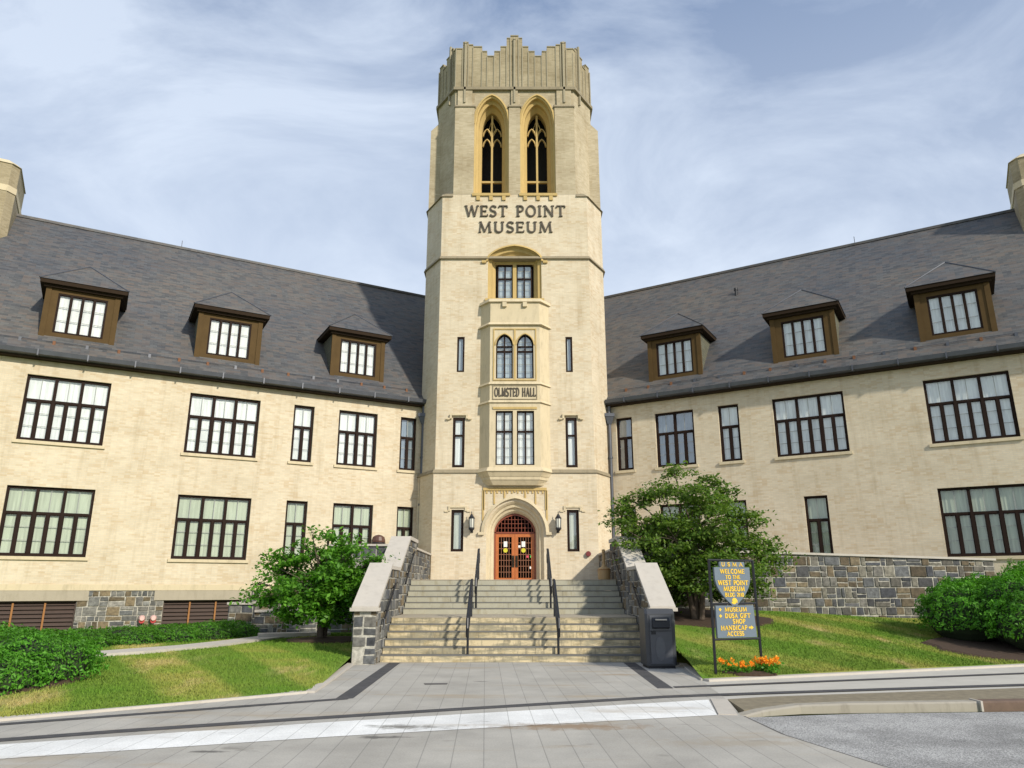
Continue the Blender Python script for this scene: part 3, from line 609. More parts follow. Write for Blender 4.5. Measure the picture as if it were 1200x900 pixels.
# ============================================================ MUSEUM BUILDING
B = thing('museum_building', 'buff brick museum with square central tower, slate roofed wings and dormers behind the stone steps', 'building', (0.13, 33, 1.9))
FL = Frame((-4.33, 34.5, 0), (-math.cos(rad(29)), -math.sin(rad(29)), 0), (-math.sin(rad(29)), math.cos(rad(29)), 0))
FR = Frame((4.75, 34.5, 0), (math.cos(rad(31)), -math.sin(rad(31)), 0), (math.sin(rad(31)), math.cos(rad(31)), 0))
WS = [(.25, 1.06, 1), (2.2, 4.02, 2), (5.14, 6.04, 1), (7.48, 10.3, 3), (13.2, 16.02, 3)]
DO = [(1.88, 4.45), (7.64, 10.3), (13.35, 15.95)]
SE = 20.6
def roofz(o): return 10.36 + (o + .3) * 1.153
for side, F in (('l', FL), ('r', FR)):
    up = [(a, b, 7.03, 9.55) for a, b, n in WS]
    if side == 'l': gf = [(a, b, n) for a, b, n in WS]
    else: gf = [(.25, 1.06, 1), (2.2, 4.02, 2), (5.14, 6.04, 1), (8.36, 9.26, 1), (13.13, 16.0, 3)]
    lo = [(a, b, 2.83, 5.34) for a, b, n in gf]
    base = 1.64 if side == 'l' else 1.64
    mb = MB(); wall(mb, F, -.35, SE, base, 10.5, up + lo, 0, .38)
    # outer gable end
    e = [F(SE, 0, 0), F(SE, 14.4, 0), F(SE, 14.4, 10.3), F(SE, 7.2, 18.9), F(SE, 0, 10.3)]; mb.face(e)
    mb.face([F(SE, 14.4, 0), F(-6, 14.4, 0), F(-6, 14.4, 10.5), F(SE, 14.4, 10.5)])
    mb.build('wing_wall', M['brick'], B)
    for k, (a, b, n) in enumerate(WS): window(F, a, b, 7.03, 9.55, n, B, curt='curtsky' if (k == 0 or (side == 'r' and k == 1)) else ('curtw' if side == 'l' else 'curtc'), gl='glassb' if (k == 0 or (side == 'r' and k == 1)) else 'glass')
    for a, b, n in gf: window(F, a, b, 2.83, 5.34, n, B, curt='curtg', gl='glassg')
    # ground storey string below the brick and the stone base
    mb = MB(); mb.box(F, -.3, SE, -.05, .03, 1.64, 1.86); mb.build('water_table', M['lime'], B, fix=True)
    lv = [(7.5, 10.36), (13.26, 16.2)] if side == 'l' else [(14.2, 15.1)]
    zb = -.15
    mb = MB(); mb.cur = MORT; wall(mb, F, -.3, SE, zb, 1.64, [(a, b, zb, 1.28) for a, b in lv], .0, .35)
    for k, (a, b) in enumerate(zip([-.3] + [q[1] for q in lv], [q[0] for q in lv] + [SE])):
        ashlar(mb, F, a, b, zb, 1.63, -.005, seed=20 + k + (9 if side == 'r' else 0), pal=STONES[1:5] + STONES[7:])
    mb.build('stone_base', M['stone'], B, col=True)
    for a, b in lv:
        mb = MB(); mb.box(F, a - .35, b + .35, -.06, .02, 1.28, 1.632); mb.build('lintel', M['lintel'], B, fix=True)
        if side == 'l':
            mb = MB(); bars(mb, F, a, b, -.1, 1.28, .1, .1, .05)
            for k in range(9):
                z = -.02 + k * .143
                mb.hexa([F(a + .05, .12, z), F(b - .05, .12, z), F(b - .05, .2, z + .11), F(a + .05, .2, z + .11), F(a + .05, .12, z + .022), F(b - .05, .12, z + .022), F(b - .05, .2, z + .132), F(a + .05, .2, z + .132)])
            lo_ = mb.build('louvre', M['louvre'], B, fix=True)
            mb = MB()
            for k in (1, 2): q = a + (b - a) * k / 3; mb.box(F, q - .03, q + .03, .07, .115, -.05, 1.22)
            mb.build('louvre_post', M['rustpost'], lo_, fix=True)
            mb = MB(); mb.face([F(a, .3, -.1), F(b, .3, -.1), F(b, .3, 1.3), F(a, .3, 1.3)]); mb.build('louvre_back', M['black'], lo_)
        else:
            window(F, a, b, .9, 1.28, 1, B, curt='curtd', single=1, sill=False, t=.05)
    # roof
    mb = MB(); ov = -.32
    for (a, b) in ((-6, SE + .15),):
        A = [(ov, 10.30), (ov, 10.38), (7.2, roofz(7.2)), (14.7, 10.38), (14.7, 10.30), (7.2, roofz(7.2) - .12)]
        mb.prism([F(a, o, z) for o, z in A], [F(b, o, z) for o, z in A])
    rf = mb.build('roof', M['slate'], B, fix=True)
    mb = MB(); mb.box(F, -6, SE + .1, 7.08, 7.32, roofz(7.2) - .08, roofz(7.2) + .05)
    mb.build('ridge_cap', M['slate'], rf, fix=True)
    # gutter
    mb = MB(); P = [(-.33, 10.19), (-.52, 10.24), (-.56, 10.40), (-.50, 10.42), (-.33, 10.36)]
    mb.prism([F(-.05, o, z) for o, z in P], [F(SE + .1, o, z) for o, z in P])
    for k in range(12): s = .9 + k * 1.65; mb.box(F, s, s + .05, -.575, -.34, 10.18, 10.43)
    mb.build('gutter', M['lead'], B, fix=True)
    mb = MB(); mb.box(F, -.1, SE, -.33, -.003, 10.12, 10.24); mb.build('soffit', M['fascia'], B, fix=True)
    # snow guard
    mb = MB(); o0 = .12; z0 = roofz(o0); mb.tube([F(.4, o0, z0 + .12), F(SE, o0, z0 + .12)], .012, 6)
    sg = mb.build('snow_guard', M['lead'], rf, fix=True)
    Rn = random.Random(3)
    k = 0; s = .8
    for s in [x * 1.12 + .8 for x in range(17)]:
        if any(a - .1 < s < b + .1 for a, b in DO): pass
        mb = MB(); mb.box(F, s - .05, s + .05, o0 - .05, o0 + .06, z0 - .02, z0 + .14); mb.build('snow_guard_bracket', M['rust'] if Rn.random() < .55 else M['lead'], rf, fix=True)
    # dormers
    for a, b in DO:
        c = (a + b) / 2; zf0, zf1 = 11.22, 13.36
        mb = MB()   # shingled cheeks
        for s in (a + .02, b - .1):
            mb.prism([F(s, .55, 11.0), F(s, 2.55, 13.3), F(s, .55, 13.3)], [F(s + .08, .55, 11.0), F(s + .08, 2.55, 13.3), F(s + .08, .55, 13.3)])
        d = mb.build('dormer', M['siding'], B, fix=True)
        wa, wb = c - .875, c + .875
        mb = MB(); mb.box(F, a, wa, .46, .58, zf0 - .05, zf1); mb.box(F, wb, b, .46, .58, zf0 - .05, zf1)
        mb.box(F, wa, wb, .465, .58, zf0 - .05, 11.44); mb.box(F, wa, wb, .465, .58, 13.10, zf1)
        mb.box(F, a - .015, a + .18, .425, .455, zf0 - .05, zf1); mb.box(F, b - .18, b + .015, .425, .455, zf0 - .05, zf1)
        mb.box(F, a - .02, b + .02, .42, .50, zf0 - .17, zf0 - .05)
        mb.build('dormer_front', M['trim'], d, fix=True)
        window(F, wa, wb, 11.44, 13.10, 4, B, o=.48, curt='curtb' if side == 'l' else 'curtw', single=1, sill=False, t=.06, sub=d, name='dormer_window').parent = d
        mb = MB(); mb.box(F, a - .24, b + .24, .18, 2.6, 13.37, 13.53); mb.box(F, a - .1, b + .1, .32, .6, 13.27, 13.37); mb.build('dormer_eave', M['fascia'], d, fix=True)
        mb = MB(); A = [F(a - .27, .15, 13.535), F(b + .27, .15, 13.535), F(b + .27, 2.5, 13.535), F(a - .27, 2.5, 13.535)]
        ap = F(c, 1.45, 14.82); rb = F(c, 3.62, 14.82)
        mb.face([A[0], A[1], ap]); mb.face([A[1], A[2], rb, ap]); mb.face([A[0], ap, rb, A[3]])
        mb.build('dormer_roof', M['slate'], d)
        mb = MB(); mb.tube([A[0], ap, rb], .035, 6); mb.tube([A[1], ap], .035, 6); mb.build('dormer_ridge', M['lead'], d)
    # chimney at outer end
    mb = MB(); ca, cb, cc, cd = 18.3, 20.4, 5.35, 8.2
    if side == 'r': ca, cb = 17.95, 20.3
    r = .3
    plan = [(ca, cc + r), (ca + r, cc), (cb - r, cc), (cb, cc + r), (cb, cd), (ca, cd)]
    mb.prism([F(s, o, 15.5) for s, o in plan], [F(s, o, 20.7) for s, o in plan])
    ch = mb.build('chimney', M['bricktop'], rf, fix=True)
    mb = MB(); sc = lambda k: [(c0 + (-k if c0 < (ca + cb) / 2 else k), o + (-k if o < 6.8 else k)) for c0, o in plan]
    mb.prism([F(s, o, 19.3) for s, o in sc(.03)], [F(s, o, 19.6) for s, o in sc(.03)])
    mb.prism([F(s, o, 20.7) for s, o in sc(.05)], [F(s, o, 20.95) for s, o in sc(-.18)])
    mb.build('chimney_cap', M['lime'], B, fix=True)
    mb = MB(); mb.tube([F(11, 7.2, 19), F(11, 7.2, 19.45)], .015, 5); mb.build('lightning_rod', M['iron'], rf)
    if side == 'r':
        p = F(5.2, 5.2, roofz(5.2)); mb = MB(); mb.lathe((p.x, p.y, p.z - .2), [(.08, 0), (.08, .45), (.11, .46), (.1, .58)], 10); mb.build('roof_vent', M['iron'], rf)
    # gable parapet
    mb = MB(); A = [(-.5, 10.3), (-.5, 10.7), (7.2, roofz(7.2) + .3), (14.9, 10.7), (14.9, 10.3), (7.2, roofz(7.2) - .2)]
    mb.prism([F(SE, o, z) for o, z in A], [F(SE + .5, o, z) for o, z in A]); mb.build('gable_parapet', M['lime'], B, fix=True)
    # rainwater pipe
    p = F(.02, -.24, 0); mb = MB(); mb.tube([(p.x, p.y, 1.7), (p.x, p.y, 10.15)], .085, 10)
    for z in (3.2, 5.4, 7.6): mb.tube([(p.x, p.y, z), (p.x, p.y, z + .09)], .11, 10)
    dp = mb.build('downspout', M['lead'], B, smooth=False)
    mb = MB(); mb.hexa([(p.x - .1, p.y - .1, 9.25), (p.x + .1, p.y - .1, 9.25), (p.x + .1, p.y + .1, 9.25), (p.x - .1, p.y + .1, 9.25)] + [(p.x - .2, p.y - .17, 9.6), (p.x + .2, p.y - .17, 9.6), (p.x + .2, p.y + .17, 9.6), (p.x - .2, p.y + .17, 9.6)])
    mb.box(W0, p.x - .23, p.x + .23, p.y - .2, p.y + .2, 9.6, 9.76); mb.build('rain_hopper', M['lead'], dp, fix=True)

# ---- tower. Local frame T: a = X-0.13, b = Y-33
CX = .13
T = Frame((CX, 33, 0), (1, 0, 0), (0, 1, 0))
def octo(fw, sw, y0, y1, y2, y3): return [(-fw, y0), (fw, y0), (sw, y1), (sw, y2), (fw, y3), (-fw, y3), (-sw, y2), (-sw, y1)]
def tower_shell(mb, fw, sw, y0, y1, z0, z1, y2=8.0, y3=9.5, skip_front=True):
    P = octo(fw, sw, y0, y1, y2, y3)
    for i in range(8):
        if i == 0 and skip_front: continue
        a, b = P[i], P[(i + 1) % 8]; mb.face([T(*a, z0), T(*b, z0), T(*b, z1), T(*a, z1)])
sl0 = [(-2.82, -2.27, 3.27, 5.08), (2.3, 2.83, 3.27, 5.08)]
mb = MB(); wall(mb, T, -3.66, 3.66, -.1, 6.82, sl0 + [(-1.27, 1.27, 1.98, 5.46)], -.06, .3); tower_shell(mb, 3.66, 4.56, -.06, 1.46, -.1, 6.82)
spandrel(mb, T, 0, 1.27, 4.1, 5.46, -.06, .9)
sl1 = [(-2.84, -2.29, 6.98, 9.28), (2.32, 2.84, 6.98, 9.28), (-2.72, -2.37, 11.47, 13.21), (2.40, 2.72, 11.47, 13.21)]
wall(mb, T, -3.61, 3.61, 6.82, 20.75, sl1 + [(-1.3, 1.3, 15.1, 17.9)], 0, .3); tower_shell(mb, 3.61, 4.5, 0, 1.5, 6.82, 20.75)
spandrel(mb, T, 0, 1.3, 17.1, 17.9, 0, .85)
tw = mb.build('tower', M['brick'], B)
mb = MB()
BW = [(-1.18, .89), (1.18, .89)]
wall(mb, T, -3.1, 3.1, 20.75, 27.0, [(c - r, c + r, 20.8, 26.62) for c, r in BW], .1, .02); tower_shell(mb, 3.1, 4.12, .1, 1.6, 20.75, 27.0, 7.9, 9.3)
for c, r in BW: spandrel(mb, T, c, r, 24.9, 26.62, .1, .86)
mb.face([T(*p, 20.78) for p in octo(3.5, 4.4, .1, 1.55, 7.9, 9.3)])
# side buttress blocks with weathered shoulders, and corner piers
for sg_ in (-1, 1):
    x0, x1 = (-4.46, -3.9) if sg_ < 0 else (3.9, 4.46)
    xo, xi = (x0, x1) if sg_ < 0 else (x1, x0)
    mb.hexa([T(x0, 1.3, 20.7), T(x1, 1.3, 20.7), T(x1, 2.6, 20.7), T(x0, 2.6, 20.7), T(xo if sg_ < 0 else xi, 1.3, 25.3 if sg_ < 0 else 25.9), T(x1, 1.3, 25.9 if sg_ < 0 else 25.3), T(x1, 2.6, 25.9 if sg_ < 0 else 25.3), T(x0, 2.6, 25.3 if sg_ < 0 else 25.9)])
mbp = MB()
for a, b in ((-3.08, -2.08), (-.29, .29), (2.08, 3.08)):
    mbp.box(T, a, b, -.0, .1, 20.755, 25.9)
    mb.box(T, a + .12, b - .12, .0, .1, 25.95, 26.95)
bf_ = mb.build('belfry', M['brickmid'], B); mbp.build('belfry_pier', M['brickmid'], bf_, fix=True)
# pier caps and strings
mb = MB()
for a, b in ((-3.08, -2.06), (-.31, .31), (2.06, 3.08)):
    mb.hexa([T(a - .04, -.06, 25.84), T(b + .04, -.06, 25.84), T(b + .04, .12, 25.84), T(a - .04, .12, 25.84), T(a, -.03, 25.92), T(b, -.03, 25.92), T(b, .12, 26.1), T(a, .12, 26.1)])
def ring(mb, fw, sw, y0, y1, z, h, pr, pr2=None):
    pr2 = pr if pr2 is None else pr2
    A = octo(fw + pr * .5, sw + pr, y0 - pr, y1, 8.0, 9.5); Bp = octo(fw + pr2 * .5, sw + pr2, y0 - pr2, y1, 8.0, 9.5)
    mb.prism([T(*p, z) for p in A], [T(*p, z + h) for p in Bp])
ring(mb, 3.12, 4.14, .06, 1.6, 26.88, .16, .12)
tc_ = mb.build('belfry_string', M['stringc'], B, fix=True)
mb = MB(); ring(mb, 3.63, 4.52, 0, 1.5, 6.72, .16, .13, .06); mb.build('string_course', M['stringc'], B, fix=True); mb = MB(); ring(mb, 3.61, 4.5, 0, 1.5, 17.22, .14, .11, .05); mb.build('string_course', M['stringc'], B, fix=True)
mb = MB()
# sloping offset at z 20.75 only on the chamfers and outer parts of the front
for sg_ in (-1, 1):
    P = [(3.08, -.07), (3.68, -.07), (4.6, 1.5), (4.6, 8), (3.0, 8), (3.08, .3)]
    Q = [(3.08, .0), (3.45, .0), (4.4, 1.5), (4.4, 8), (3.0, 8), (3.08, .3)]
    mb.prism([T(sg_ * a, b, 20.62) for a, b in P], [T(sg_ * a, b, 20.8) for a, b in Q])
mb.build('string_course', M['stringc'], B, fix=True)
# parapet with stepped merlons and ribs
mb = MB(); rb_ = MB(); PZ = 27.04
steps = [(-3.1, -2.75, 29.45), (-2.75, -2.45, 29.85), (-2.45, -2.2, 29.7), (-2.2, -1.72, 29.58), (-1.72, -1.45, 29.28), (-1.45, -1.08, 28.98), (-1.08, -.75, 29.28), (-.75, -.42, 29.58), (-.42, -.22, 30.12), (-.22, .22, 30.28)]
steps = steps + [(-b, -a, z) for a, b, z in reversed(steps[:-1])]
for a, b, z in steps: mb.box(T, a, b, .04, .45, PZ, z)
for i, (a, b, z) in enumerate(steps):
    zz = min(z, steps[i - 1][2] if i else z); rb_.box(T, a - .025, a + .025, .0, .035, PZ + .02, zz - .02)
    rb_.box(T, a + .003, b - .003, .0, .5, z, z + .05)
for x in (-2.6, 0, 2.6):
    rb_.box(T, x - .05, x + .05, -.06, .03, 26.1, (30.0 if x == 0 else 29.75)); rb_.hexa([T(x - .06, -.09, 30.0 if x == 0 else 29.75), T(x + .06, -.09, 30.0 if x == 0 else 29.75), T(x + .06, .03, 30.0 if x == 0 else 29.75), T(x - .06, .03, 30.0 if x == 0 else 29.75)] + [T(x, -.03, 30.2 if x == 0 else 29.95)] * 4)
for sg_ in (-1, 1):
    p0 = T(sg_ * 3.1, .05, 0); p1 = T(sg_ * 4.12, 1.6, 0); d = (p1 - p0); L = d.length; d.normalize(); n = Vector((-d.y * sg_, d.x * sg_, 0)); n = n if n.y > 0 else -n
    C = Frame(p0, d, n); st = [(0, .35, 29.5), (.35, .75, 29.75), (.75, 1.1, 29.5), (1.1, 1.45, 29.1), (1.45, L, 29.45)]
    for a, b, z in st: mb.box(C, a, b, .02, .45, PZ, z); rb_.box(C, a - .025, a + .025, -.015, .015, PZ + .02, z - .3); rb_.box(C, a + .003, b - .003, -.02, .48, z, z + .05)
    rb_.box(C, .5, .6, -.1, .01, 26.3, 29.95)
    S = Frame(T(sg_ * 4.12, 1.6, 0), (0, 1, 0), (-sg_, 0, 0))
    yy = 0; q = 0
    for z in (29.5, 29.1, 29.5, 29.8, 29.5, 29.1, 28.9, 29.1, 29.5, 29.8, 29.5, 29.1, 29.5):
        mb.box(S, yy, yy + .48, 0, .4, PZ, z); rb_.box(S, yy - .04, yy + .04, -.06, -.003, PZ + .02, z - .3); yy += .48
mb.box(T, -3.1, 3.1, 8.9, 9.3, PZ, 29.3)
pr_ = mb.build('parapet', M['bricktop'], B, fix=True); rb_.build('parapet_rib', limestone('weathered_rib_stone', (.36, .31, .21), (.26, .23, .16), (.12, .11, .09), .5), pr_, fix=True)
# belfry openings
for c, r in BW:
    mb = MB(); K_ = .86
    sp = [(c, r, 24.9, 26.62, 20.8, .1, K_), (c, r - .09, 24.9, 26.5, 20.84, .14, K_), (c, r - .09, 24.9, 26.5, 20.92, .36, K_), (c, r - .21, 24.9, 26.32, 20.98, .42, K_), (c, r - .21, 24.9, 26.32, 21.08, .66, K_), (c, r - .36, 24.9, 26.1, 21.24, .86, K_), (c, r - .36, 24.9, 26.1, 21.3, 1.3, K_)]
    archloft(mb, T, sp); hood(mb, T, c, r - .02, 24.9, 26.6, .1, .1, .06, K_)
    op = mb.build('belfry_opening', M['gold'], B)
    mb = MB(); o = .94; a = r - .36
    mb.box(T, c - .05, c + .05, o, o + .14, 21.28, 26.0)
    mb.box(T, c - a, c + a, o + .01, o + .13, 21.98, 22.08)
    for sg_ in (-1, 1):
        m_ = c + sg_ * a / 2; P = archpts(m_, a / 2 - .02, 24.2, 24.75, 24.2, .7, 6, False)
        for z_ in (0, .62):
            hood(mb, T, m_, a / 2 - .09, 24.15 + z_, 24.55 + z_, o + .14, .08, .12, .7)
        mb.tube([T(c - sg_ * 0, o + .07, 24.75), T(c + sg_ * .22, o + .07, 25.1), T(c + sg_ * .05, o + .07, 25.6)], .03, 5)
    mb.build('tracery', M['gold'], op, fix=True)
    mb = MB(); mb.box(T, c - r - .06, c + r + .06, -.08, .14, 20.66, 20.80); 
    for q in (-.72, 0, .72): mb.box(T, c + q * r - .09, c + q * r + .09, -.07, .0, 20.42, 20.66)
    mb.build('belfry_sill', M['gold'], op, fix=True)
mb = MB(); mb.face([T(-3, 1.9, 20.9), T(3, 1.9, 20.9), T(3, 1.9, 26.9), T(-3, 1.9, 26.9)]); mb.build('belfry_dark_sheet', M['black'], B)  # black sheet painted in for the shade inside the belfry
# slit windows
def slit(q, split, lbl=False):
    a, b, c, d = q; o = .02
    mb = MB(); bars(mb, T, a, b, c, d, o, .1, .115 if lbl else .08)
    if split: mb.box(T, a + .115, b - .115, o + .01, o + .09, d - (d - c) * .36 - .04, d - (d - c) * .36 + .04)
    w_ = mb.build('slit_window', M['frame'], B, fix=True)
    mb = MB(); mb.face([T(a + .05, o + .06, c + .05), T(b - .05, o + .06, c + .05), T(b - .05, o + .06, d - .05), T(a + .05, o + .06, d - .05)]); mb.build('pane', M['glass'] if (split or lbl) else M['glassb'], w_)
    mb = MB(); curtain_mesh(mb, T, a + .02, b - .02, c + .02, d - .02, o + .13); mb.build('curtain', M['curtw'] if split else (M['curtg'] if lbl else M['curtd']), w_)
    if lbl:
        mb = MB(); mb.box(T, a - .14, b + .14, -.12, .02, d + .09, d + .17); mb.box(T, a - .14, a - .05, -.115, .02, d - .06, d + .09); mb.box(T, b + .05, b + .14, -.115, .02, d - .06, d + .09)
        mb.box(T, a - .3, a - .14, -.11, .02, d - .10, d - .03); mb.box(T, b + .14, b + .3, -.11, .02, d - .10, d - .03)
        mb.build('label_mould', M['lime'], w_, fix=True)
for q in sl0: slit(q, False, True)
for q in sl1[:2]: slit(q, True, True)
for q in sl1[2:]: slit(q, False)
# oriel bay
def bayplan(fw, sw, d): return [(-sw, .02), (-fw, -d), (fw, -d), (sw, .02)]
mb = MB(); d = .55; FW, SW = 1.15, 1.63
wins = [(-.87, -.09, 7.0, 9.48), (.09, .87, 7.0, 9.48), (-.87, -.09, 11.0, 13.15), (.09, .87, 11.0, 13.15)]
wall(mb, T, -FW, FW, 6.75, 14.75, wins, -d, .22)
for sg_ in (-1, 1): mb.face([T(sg_ * FW, -d, 6.75), T(sg_ * SW, .02, 6.75), T(sg_ * SW, .02, 14.75), T(sg_ * FW, -d, 14.75)])
mb.face([T(a, b, 14.75) for a, b in bayplan(FW, SW, d)])
for c in (-.48, .48): spandrel(mb, T, c, .39, 12.62, 13.15, -d - .0, .8)
bay = mb.build('oriel_bay', M['lime'], B)
mb = MB()
def bring(z, h, pr, pr2):
    mb.prism([T(a * (1 + pr / 1.4), b - (pr if b < 0 else 0), z) for a, b in bayplan(FW, SW, d)], [T(a * (1 + pr2 / 1.4), b - (pr2 if b < 0 else 0), z + h) for a, b in bayplan(FW, SW, d)])
bring(14.75, .16, .1, .05); bring(13.6, .12, .12, .05); bring(10.72, .10, .07, .03); bring(9.86, .10, .07, .03); bring(6.72, .18, .14, .06)
bring(6.5, .22, -.02, .10); bring(6.36, .14, -.06, -.04); bring(6.14, .22, -.22, -.08)
for x in (-.48, .48): mb.box(T, x - .1, x + .1, -d - .12, -d, 14.5, 14.72)
mb.build('oriel_moulding', M['lime'], bay, fix=True)
mb = MB(); bars(mb, T, -1.02, 1.02, 10.0, 10.68, -d - .03, .03, .035); mb.build('name_panel', M['stringc'], bay, fix=True)
mb = MB(); text(mb, T, 'OLMSTED HALL', -.92, .95, 10.14, .42, -d + .005, .03, .12, .17); mb.build('lettering', M['bronze'], bay, fix=True)
mb = MB(); bars(mb, T, -1.0, 1.0, 10.9, 13.42, -d - .035, .035, .05); mb.box(T, -.04, .04, -d - .033, -d, 10.95, 13.37)
for z in (9.55,): mb.box(T, -1.0, 1.0, -d - .04, -d, z, z + .1)
for c in (-.48, .48): hood(mb, T, c, .40, 12.62, 13.15, -d, .06, .05, .8)
mb.build('window_moulding', M['gold'], bay, fix=True)
def leaded(a, b, c, dd, o, arch=None, par=bay, name='tower_window'):
    mb = MB(); m_ = (a + b) / 2
    bars(mb, T, a, b, c, dd if not arch else arch, o, .09, .06); mb.box(T, m_ - .035, m_ + .035, o + .005, o + .085, c + .06, dd - .03)
    zt = c + (dd - c) * .62; mb.box(T, a + .06, b - .06, o + .008, o + .083, zt - .04, zt + .04)
    if arch: hood(mb, T, m_, (b - a) / 2 - .06, arch, dd - .05, o + .09, .07, .09, .8)
    mu = MB()
    for x in ((a + m_) / 2 + .01, (b + m_) / 2 - .01):
        pass
    for k in range(1, 6):
        z = c + (dd - c) * k / 6; mu.box(T, a + .06, b - .06, o + .04, o + .055, z - .009, z + .009)
    w_ = mb.build(name, M['frame'], B, fix=True); mu.build('muntin', M['lightmuntin'], w_, fix=True)
    mb = MB(); mb.face([T(a + .03, o + .05, c + .03), T(b - .03, o + .05, c + .03), T(b - .03, o + .05, dd - .01), T(a + .03, o + .05, dd - .01)]); mb.build('pane', M['glassb'] if arch or dd > 15 else M['glass'], w_)
    mb = MB(); curtain_mesh(mb, T, a + .02, b - .02, c + .02, dd, o + .12); mb.build('curtain', M['curtd'] if arch or dd > 15 else M['curtw'], w_)
leaded(-.87, -.09, 7.0, 9.48, -d + .1); leaded(.09, .87, 7.0, 9.48, -d + .1)
leaded(-.87, -.09, 11.0, 13.15, -d + .1, 12.6); leaded(.09, .87, 11.0, 13.15, -d + .1, 12.6)
# top window in moulded surround
mb = MB(); sp = [(0, 1.3, 17.1, 17.9, 15.1, 0, .85), (0, 1.22, 17.1, 17.82, 15.1, .1, .85), (0, 1.12, 17.1, 17.7, 15.1, .12, .85), (0, 1.08, 17.1, 17.6, 15.1, .25, .85), (0, .95, 17.05, 17.42, 15.1, .36, .85), (0, .92, 17.0, 17.3, 15.1, .5, .85)]
archloft(mb, T, sp, False); hood(mb, T, 0, 1.3, 17.1, 17.9, 0, .1, .1, .85)
mb.box(T, -1.42, 1.42, -.1, .0, 15.02, 15.14)
mb.box(T, -1.6, -1.38, -.1, 0, 17.0, 17.12); mb.box(T, 1.38, 1.6, -.1, 0, 17.0, 17.12)
mb.box(T, -.09, .09, .3, .5, 15.1, 17.1); mb.box(T, -.95, .95, .31, .5, 17.08, 17.5)
mb.build('window_surround', M['gold'], B, fix=False)
leaded(-.85, -.09, 15.12, 17.08, .36); leaded(.09, .85, 15.12, 17.08, .36)
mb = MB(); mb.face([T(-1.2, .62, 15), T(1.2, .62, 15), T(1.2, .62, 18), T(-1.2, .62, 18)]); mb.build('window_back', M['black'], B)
# museum name
mb = MB(); text(mb, T, 'WEST POINT', -2.45, 2.52, 19.52, .60, 0, .06, .13, .17); text(mb, T, 'MUSEUM', -1.78, 1.86, 18.65, .58, 0, .06, .13, .17)
mb.build('lettering', M['bronze'], B, fix=True)
# doorway
mb = MB(); k_ = .9
sp = [(0, 1.27, 4.1, 5.46, 1.98, -.06, k_), (0, 1.2, 4.1, 5.38, 1.98, .02, k_), (0, 1.16, 4.1, 5.33, 1.98, .1, k_), (0, 1.08, 4.1, 5.22, 1.98, .12, k_), (0, 1.04, 4.1, 5.17, 1.98, .24, k_), (0, .97, 4.1, 5.07, 1.98, .28, k_), (0, .93, 4.1, 4.98, 1.98, .42, k_), (0, .93, 4.1, 4.98, 1.98, .75, k_)]
archloft(mb, T, sp, False); hood(mb, T, 0, 1.36, 4.1, 5.58, -.06, .13, .14, k_)
for sg_ in (-1, 1):
    a, b = sorted((sg_ * 1.36, sg_ * 1.62)); mb.box(T, a, b, -.19, -.06, 3.98, 4.1)
ds = mb.build('door_surround', M['lime'], B)
mb = MB(); mb.box(T, -1.42, 1.42, -.12, -.06, 5.93, 6.05)
for k in range(7):
    x = -1.38 + k * .46; mb.box(T, x - .035, x + .035, -.10, -.06, 5.0 + .85 * (1 - min(1, abs(x) / 1.5)) , 5.93)
    if k < 6:
        for q in (.13, .33): mb.box(T, x + q - .035, x + q + .035, -.09, -.06, 5.8, 5.93)
mb.box(T, -1.45, -1.38, -.10, -.06, 4.6, 5.93); mb.box(T, 1.38, 1.45, -.10, -.06, 4.6, 5.93)
mb.build('tracery_panel', M['gold'], ds, fix=True)
DY = .5
mb = MB(); bars(mb, T, -.93, .93, 1.99, 4.15, DY, .12, .07)
A = archpts(0, .93, 4.1, 4.98, 4.1, k_, 10, False); A2 = archpts(0, .84, 4.12, 4.88, 4.12, k_, 10, False)
mb.loft([[T(p[0], DY, p[1]), T(q[0], DY, q[1]), T(q[0], DY + .1, q[1]), T(p[0], DY + .1, p[1])] for p, q in zip(A, A2)], True, True)
df = mb.build('door_frame', M['doordark'], B, fix=True)
mb = MB()
for k in range(-5, 6):
    x = k * .15; h = .76 * (k_ * math.sqrt(max(0, 1 - (x / .84) ** 2)) + (1 - k_) * (1 - abs(x) / .84)); mb.box(T, x - .012, x + .012, DY + .03, DY + .06, 4.15, 4.1 + h)
for z in (4.33, 4.52, 4.7): mb.box(T, -.78 + (z - 4.3) * .8, .78 - (z - 4.3) * .8, DY + .033, DY + .057, z - .011, z + .011)
mb.build('transom_muntin', M['doordark'], df, fix=True)
mb = MB(); mb.face([T(x, DY + .05, z) for x, z in archpts(0, .88, 4.12, 4.92, 4.12, k_, 10, False)]); mb.build('transom_pane', M['glassd'], df)
mb = MB(); mb.box(T, -1.3, 1.3, 1.3, 1.35, 1.9, 5.3); mb.build('vestibule_back', M['black'], df, fix=True)
